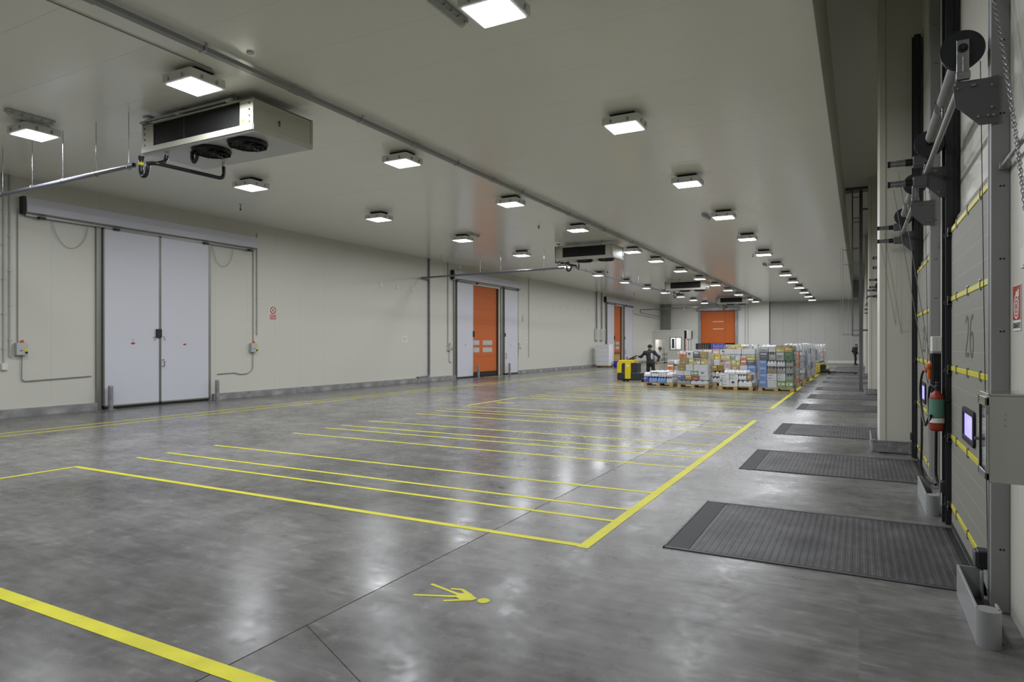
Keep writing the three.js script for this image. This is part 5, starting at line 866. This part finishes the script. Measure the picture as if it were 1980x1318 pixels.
function person(name, label, pos, turn, J, palette) {
  const t = thing(name, label, 'person', pos, turn);
  const { jacket, trousers, skin, shoe } = palette, j = Object.fromEntries(Object.entries(J).map(([k, v]) => [k, V(...v)]));
  const mid = (a, b, u) => a.clone().lerp(b, u);
  const bones = [[j.pelvis, mid(j.pelvis, j.chest, 0.5), 0.15, 0.14, trousers], [mid(j.pelvis, j.chest, 0.35), j.chest, 0.15, 0.165, jacket], [j.shL, j.shR, 0.085, 0.085, jacket], [j.chest, j.neck, 0.12, 0.07, jacket], [j.neck, j.head, 0.055, 0.06, skin]];
  for (const s of ['L', 'R']) bones.push([j['sh' + s], j['el' + s], 0.07, 0.055, jacket], [j['el' + s], j['wr' + s], 0.055, 0.04, jacket], [j['hip' + s], j['kn' + s], 0.1, 0.072, trousers], [j['kn' + s], j['an' + s], 0.07, 0.05, trousers], [j['an' + s], j['to' + s], 0.05, 0.04, shoe]);
  const all = Object.values(j), lo = V(9, 9, 9), hi = V(-9, -9, -9); all.forEach((q) => { lo.min(q); hi.max(q); });
  const c = lo.clone().add(hi).multiplyScalar(0.5), half = Math.max(hi.x - lo.x, hi.y - lo.y, hi.z - lo.z) / 2 + 0.2;
  const near = (p) => { let best = 9, col = jacket; for (const [a, b, r0, r1, q] of bones) { const d = capsule(p, a, b, r0, r1); if (d < best) { best = d; col = q; } } return col; };
  const body = iso(c, half, 96, (p) => bones.reduce((d, [a, b, r0, r1]) => smin(d, capsule(p, a, b, r0, r1), 0.06), 9), near);
  // head: skull, jaw, nose, ears on a finer grid
  const h = j.head, f = V(...(palette.face ?? [0, 0, 1])).normalize(), side = V(0, 1, 0).cross(f), up = V(0, 1, 0);
  const at = (x, y, z) => h.clone().addScaledVector(side, x).addScaledVector(up, y).addScaledVector(f, z);
  const headBones = [[at(0, 0.05, -0.015), at(0, 0.045, 0.02), 0.092, 0.085], [at(0, -0.02, 0.03), at(0, -0.06, 0.045), 0.06, 0.045], [at(0, 0.02, 0.095), at(0, -0.012, 0.112), 0.01, 0.015], [at(-0.085, 0.02, 0), at(-0.092, -0.02, 0), 0.016, 0.012], [at(0.085, 0.02, 0), at(0.092, -0.02, 0), 0.016, 0.012], [at(-0.03, 0.04, 0.088), at(0.03, 0.04, 0.088), 0.016, 0.016], [at(-0.022, -0.045, 0.088), at(0.022, -0.045, 0.088), 0.009, 0.009], [j.neck, h, 0.052, 0.055]];
  const head = iso(h.clone(), 0.19, 48, (p) => headBones.reduce((d, [a, b, r0, r1]) => smin(d, capsule(p, a, b, r0, r1), 0.02), 9), () => skin);
  const hands = ['L', 'R'].map((s) => {
    const w = j['wr' + s], d = w.clone().sub(j['el' + s]).normalize(), u = Math.abs(d.y) > 0.8 ? V(1, 0, 0) : V(0, 1, 0), sd = d.clone().cross(u).normalize(), dn = sd.clone().cross(d).normalize();
    const q = (a, b, e) => w.clone().addScaledVector(d, a).addScaledVector(sd, b).addScaledVector(dn, e), hb = [[q(0.0, 0, 0), q(0.08, 0, 0), 0.032, 0.036], [q(0.06, -0.022, 0), q(0.08, 0.026, 0), 0.022, 0.022]];
    [-0.03, -0.01, 0.011, 0.03].forEach((b, i) => { const L = [0.055, 0.066, 0.06, 0.045][i]; hb.push([q(0.09, b, 0), q(0.09 + L * 0.6, b * 1.1, -0.012), 0.01, 0.009], [q(0.09 + L * 0.6, b * 1.1, -0.012), q(0.09 + L, b * 1.1, -0.045), 0.009, 0.008]); });
    hb.push([q(0.03, -0.035, -0.005), q(0.065, -0.062, -0.02), 0.012, 0.011], [q(0.065, -0.062, -0.02), q(0.095, -0.06, -0.035), 0.011, 0.009]);
    return iso(q(0.07, 0, -0.01), 0.13, 44, (p) => hb.reduce((m, [a, b, r0, r1]) => smin(m, capsule(p, a, b, r0, r1), 0.012), 9), () => skin);
  });
  M('body', [body, head, ...hands], new THREE.MeshStandardMaterial({ vertexColors: true, roughness: 0.8 }), t);
  const hair = new THREE.SphereGeometry(0.102, 20, 12, 0, Math.PI * 2, 0, Math.PI * 0.55); hair.rotateX(-0.5).applyQuaternion(new THREE.Quaternion().setFromUnitVectors(V(0, 0, 1), f)); M('hair', hair.translate(h.x - f.x * 0.012, h.y + 0.052, h.z - f.z * 0.012), palette.hair, t);
  const eyes = [-0.032, 0.032].map((x) => { const e = at(x, 0.022, 0.09); return new THREE.SphereGeometry(0.009, 8, 6).translate(e.x, e.y, e.z); }); M('eyes', eyes, mat.black, t);
  return t;
}
const lin = (h) => new THREE.Color(h);
// rider on the yellow truck, seen from behind, left arm stretched to the tiller
{
  const t = person('person', 'person in black riding the yellow pallet truck, arm stretched to the tiller', [-8.35, 0.15, -29.0], 0, {
    pelvis: [0.02, 0.72, 0], chest: [-0.06, 1.1, -0.08], neck: [-0.05, 1.27, -0.1], head: [-0.05, 1.39, -0.11], shL: [-0.26, 1.16, -0.08], shR: [0.16, 1.18, -0.08], elL: [-0.42, 0.98, -0.02], wrL: [-0.54, 0.98, 0.02], elR: [0.4, 0.98, -0.02], wrR: [0.36, 0.76, 0.02],
    hipL: [-0.08, 0.68, 0], hipR: [0.11, 0.68, 0], knL: [-0.1, 0.38, -0.04], knR: [0.14, 0.38, -0.03], anL: [-0.09, 0.07, 0], anR: [0.13, 0.07, 0.02], toL: [-0.15, 0.045, -0.13], toR: [0.1, 0.045, -0.12],
  }, { jacket: lin(0x1b1c20), trousers: lin(0x232428), skin: lin(0xb98a6c), shoe: lin(0x151515), hair: S(0x1a1614, 0.8), face: [-0.75, -0.1, -0.65] });
  M('reflective_panel', RB(0.06, 0.15, 0.86, 1.14, 0.085, 0.1, 0.006, 2), S(0xc2c6c8, 0.35), t);
}
// man far off by the doors
person('person', 'person in dark clothes standing far off beside the orange panel', [-0.28, 0, -60.4], 0, {
  pelvis: [0, 0.92, 0], chest: [0.02, 1.28, 0], neck: [0.07, 1.45, 0.02], head: [0.1, 1.56, 0.03], shL: [-0.12, 1.38, -0.12], shR: [0.1, 1.38, 0.14], elL: [-0.2, 1.1, -0.16], wrL: [-0.08, 0.92, -0.16], elR: [0.1, 1.1, 0.22], wrR: [0.2, 0.95, 0.2],
  hipL: [0, 0.88, -0.09], hipR: [0, 0.88, 0.09], knL: [0.02, 0.48, -0.1], knR: [0.04, 0.48, 0.1], anL: [-0.02, 0.08, -0.1], anR: [0.02, 0.08, 0.1], toL: [0.12, 0.045, -0.12], toR: [0.16, 0.045, 0.12],
}, { jacket: lin(0x141416), trousers: lin(0x191a1c), skin: lin(0xb98a6c), shoe: lin(0x101010), hair: S(0x3a3430, 0.8), face: [0.95, -0.2, 0.25] });
{ const t = thing('orange_panel', 'upright orange panel beside the far standing person', 'panel', [0.1, 0, -60.2]); M('panel_sheet', CB(-0.09, 0.09, 0.02, 1.15, -0.02, 0.02, 0.004), S(0xc8401a, 0.5), t); M('foot', CB(-0.12, 0.12, 0, 0.03, -0.2, 0.2, 0.004), mat.dark, t); }
function palletTruck(label, pos, turn, low) {
  const t = thing('pallet_truck', label, 'pallet truck', pos, turn, 'yellow pallet trucks');
  const k = low ? 0.62 : 1;
  // local: hood at x < 0, platform and forks toward +x
  M('chassis_skirt', RB(-0.62, 0.5, 0.05, 0.42 * k, -0.36, 0.36, 0.06, 3), mat.truckDark, t);
  M('hood', ext([[-0.6, 0.35 * k], [-0.6, 0.82 * k], [-0.5, 0.94 * k], [0.12, 0.97 * k], [0.14, 0.86 * k], [-0.36, 0.84 * k], [-0.42, 0.76 * k], [-0.42, 0.35 * k]], 0.66, 0.02).translate(0, 0, -0.33), mat.truckYellow, t);
  M('side_panel', RB(-0.24, 0.04, 0.12 * k, 0.86 * k, -0.365, 0.365, 0.02, 2), mat.truckYellow, t);
  M('motor_cover', RB(-0.44, 0.12, 0.3 * k, 0.86 * k, -0.33, 0.33, 0.03, 2), mat.truckDark, t);
  M('rear_housing', RB(0.04, 0.32, 0.12, 0.86 * k, -0.32, 0.32, 0.03, 2), mat.truckDark, t);
  M('instrument_panel', T(RB(-0.18, 0.18, 0, 0.05, -0.2, 0.2, 0.02, 2), -0.02, 0.98 * k, 0, 0, 0, 0.35), mat.black, t);
  M('tiller', pipe([V(-0.28, 0.95 * k, 0), V(0.1, 1.13 * k, 0), V(0.22, 1.17 * k, 0)], 0.03, 10, 0.05), mat.black, t); M('grip', cyl(V(0.22, 1.17 * k, -0.16), V(0.22, 1.17 * k, 0.16), 0.022), mat.black, t);
  M('platform', RB(0.3, 0.85, 0.06, 0.15, -0.34, 0.34, 0.02, 2), mat.truckDark, t);
  for (const z of [-0.27, 0.27]) { const f = M('fork', CB(0.6, 1.95, 0.06, 0.11, z - 0.09, z + 0.09, 0.01), mat.dark, t); M('fork_roller', T(new THREE.CylinderGeometry(0.04, 0.04, 0.12, 12), 1.8, 0.042, z, Math.PI / 2), mat.rubber, f); }
  for (const [x, z] of [[-0.3, -0.26], [-0.3, 0.26], [0.5, 0.0]]) M('wheel', T(new THREE.CylinderGeometry(0.09, 0.09, 0.08, 18), x, 0.09, z, Math.PI / 2), mat.rubber, t);
  M('white_sticker', CB(-0.16, -0.04, 0.68 * k, 0.76 * k, 0.364, 0.369, 0.002), mat.white, t);
}
palletTruck('yellow and black ride-on pallet truck under the rider in black', [-9.18, 0, -29.0], 0, false);
palletTruck('low yellow pallet truck crossing the aisle past the far wrapped pallets', [-2.0, 0, -41.6], 0, true);

renderer.render(scene, camera);
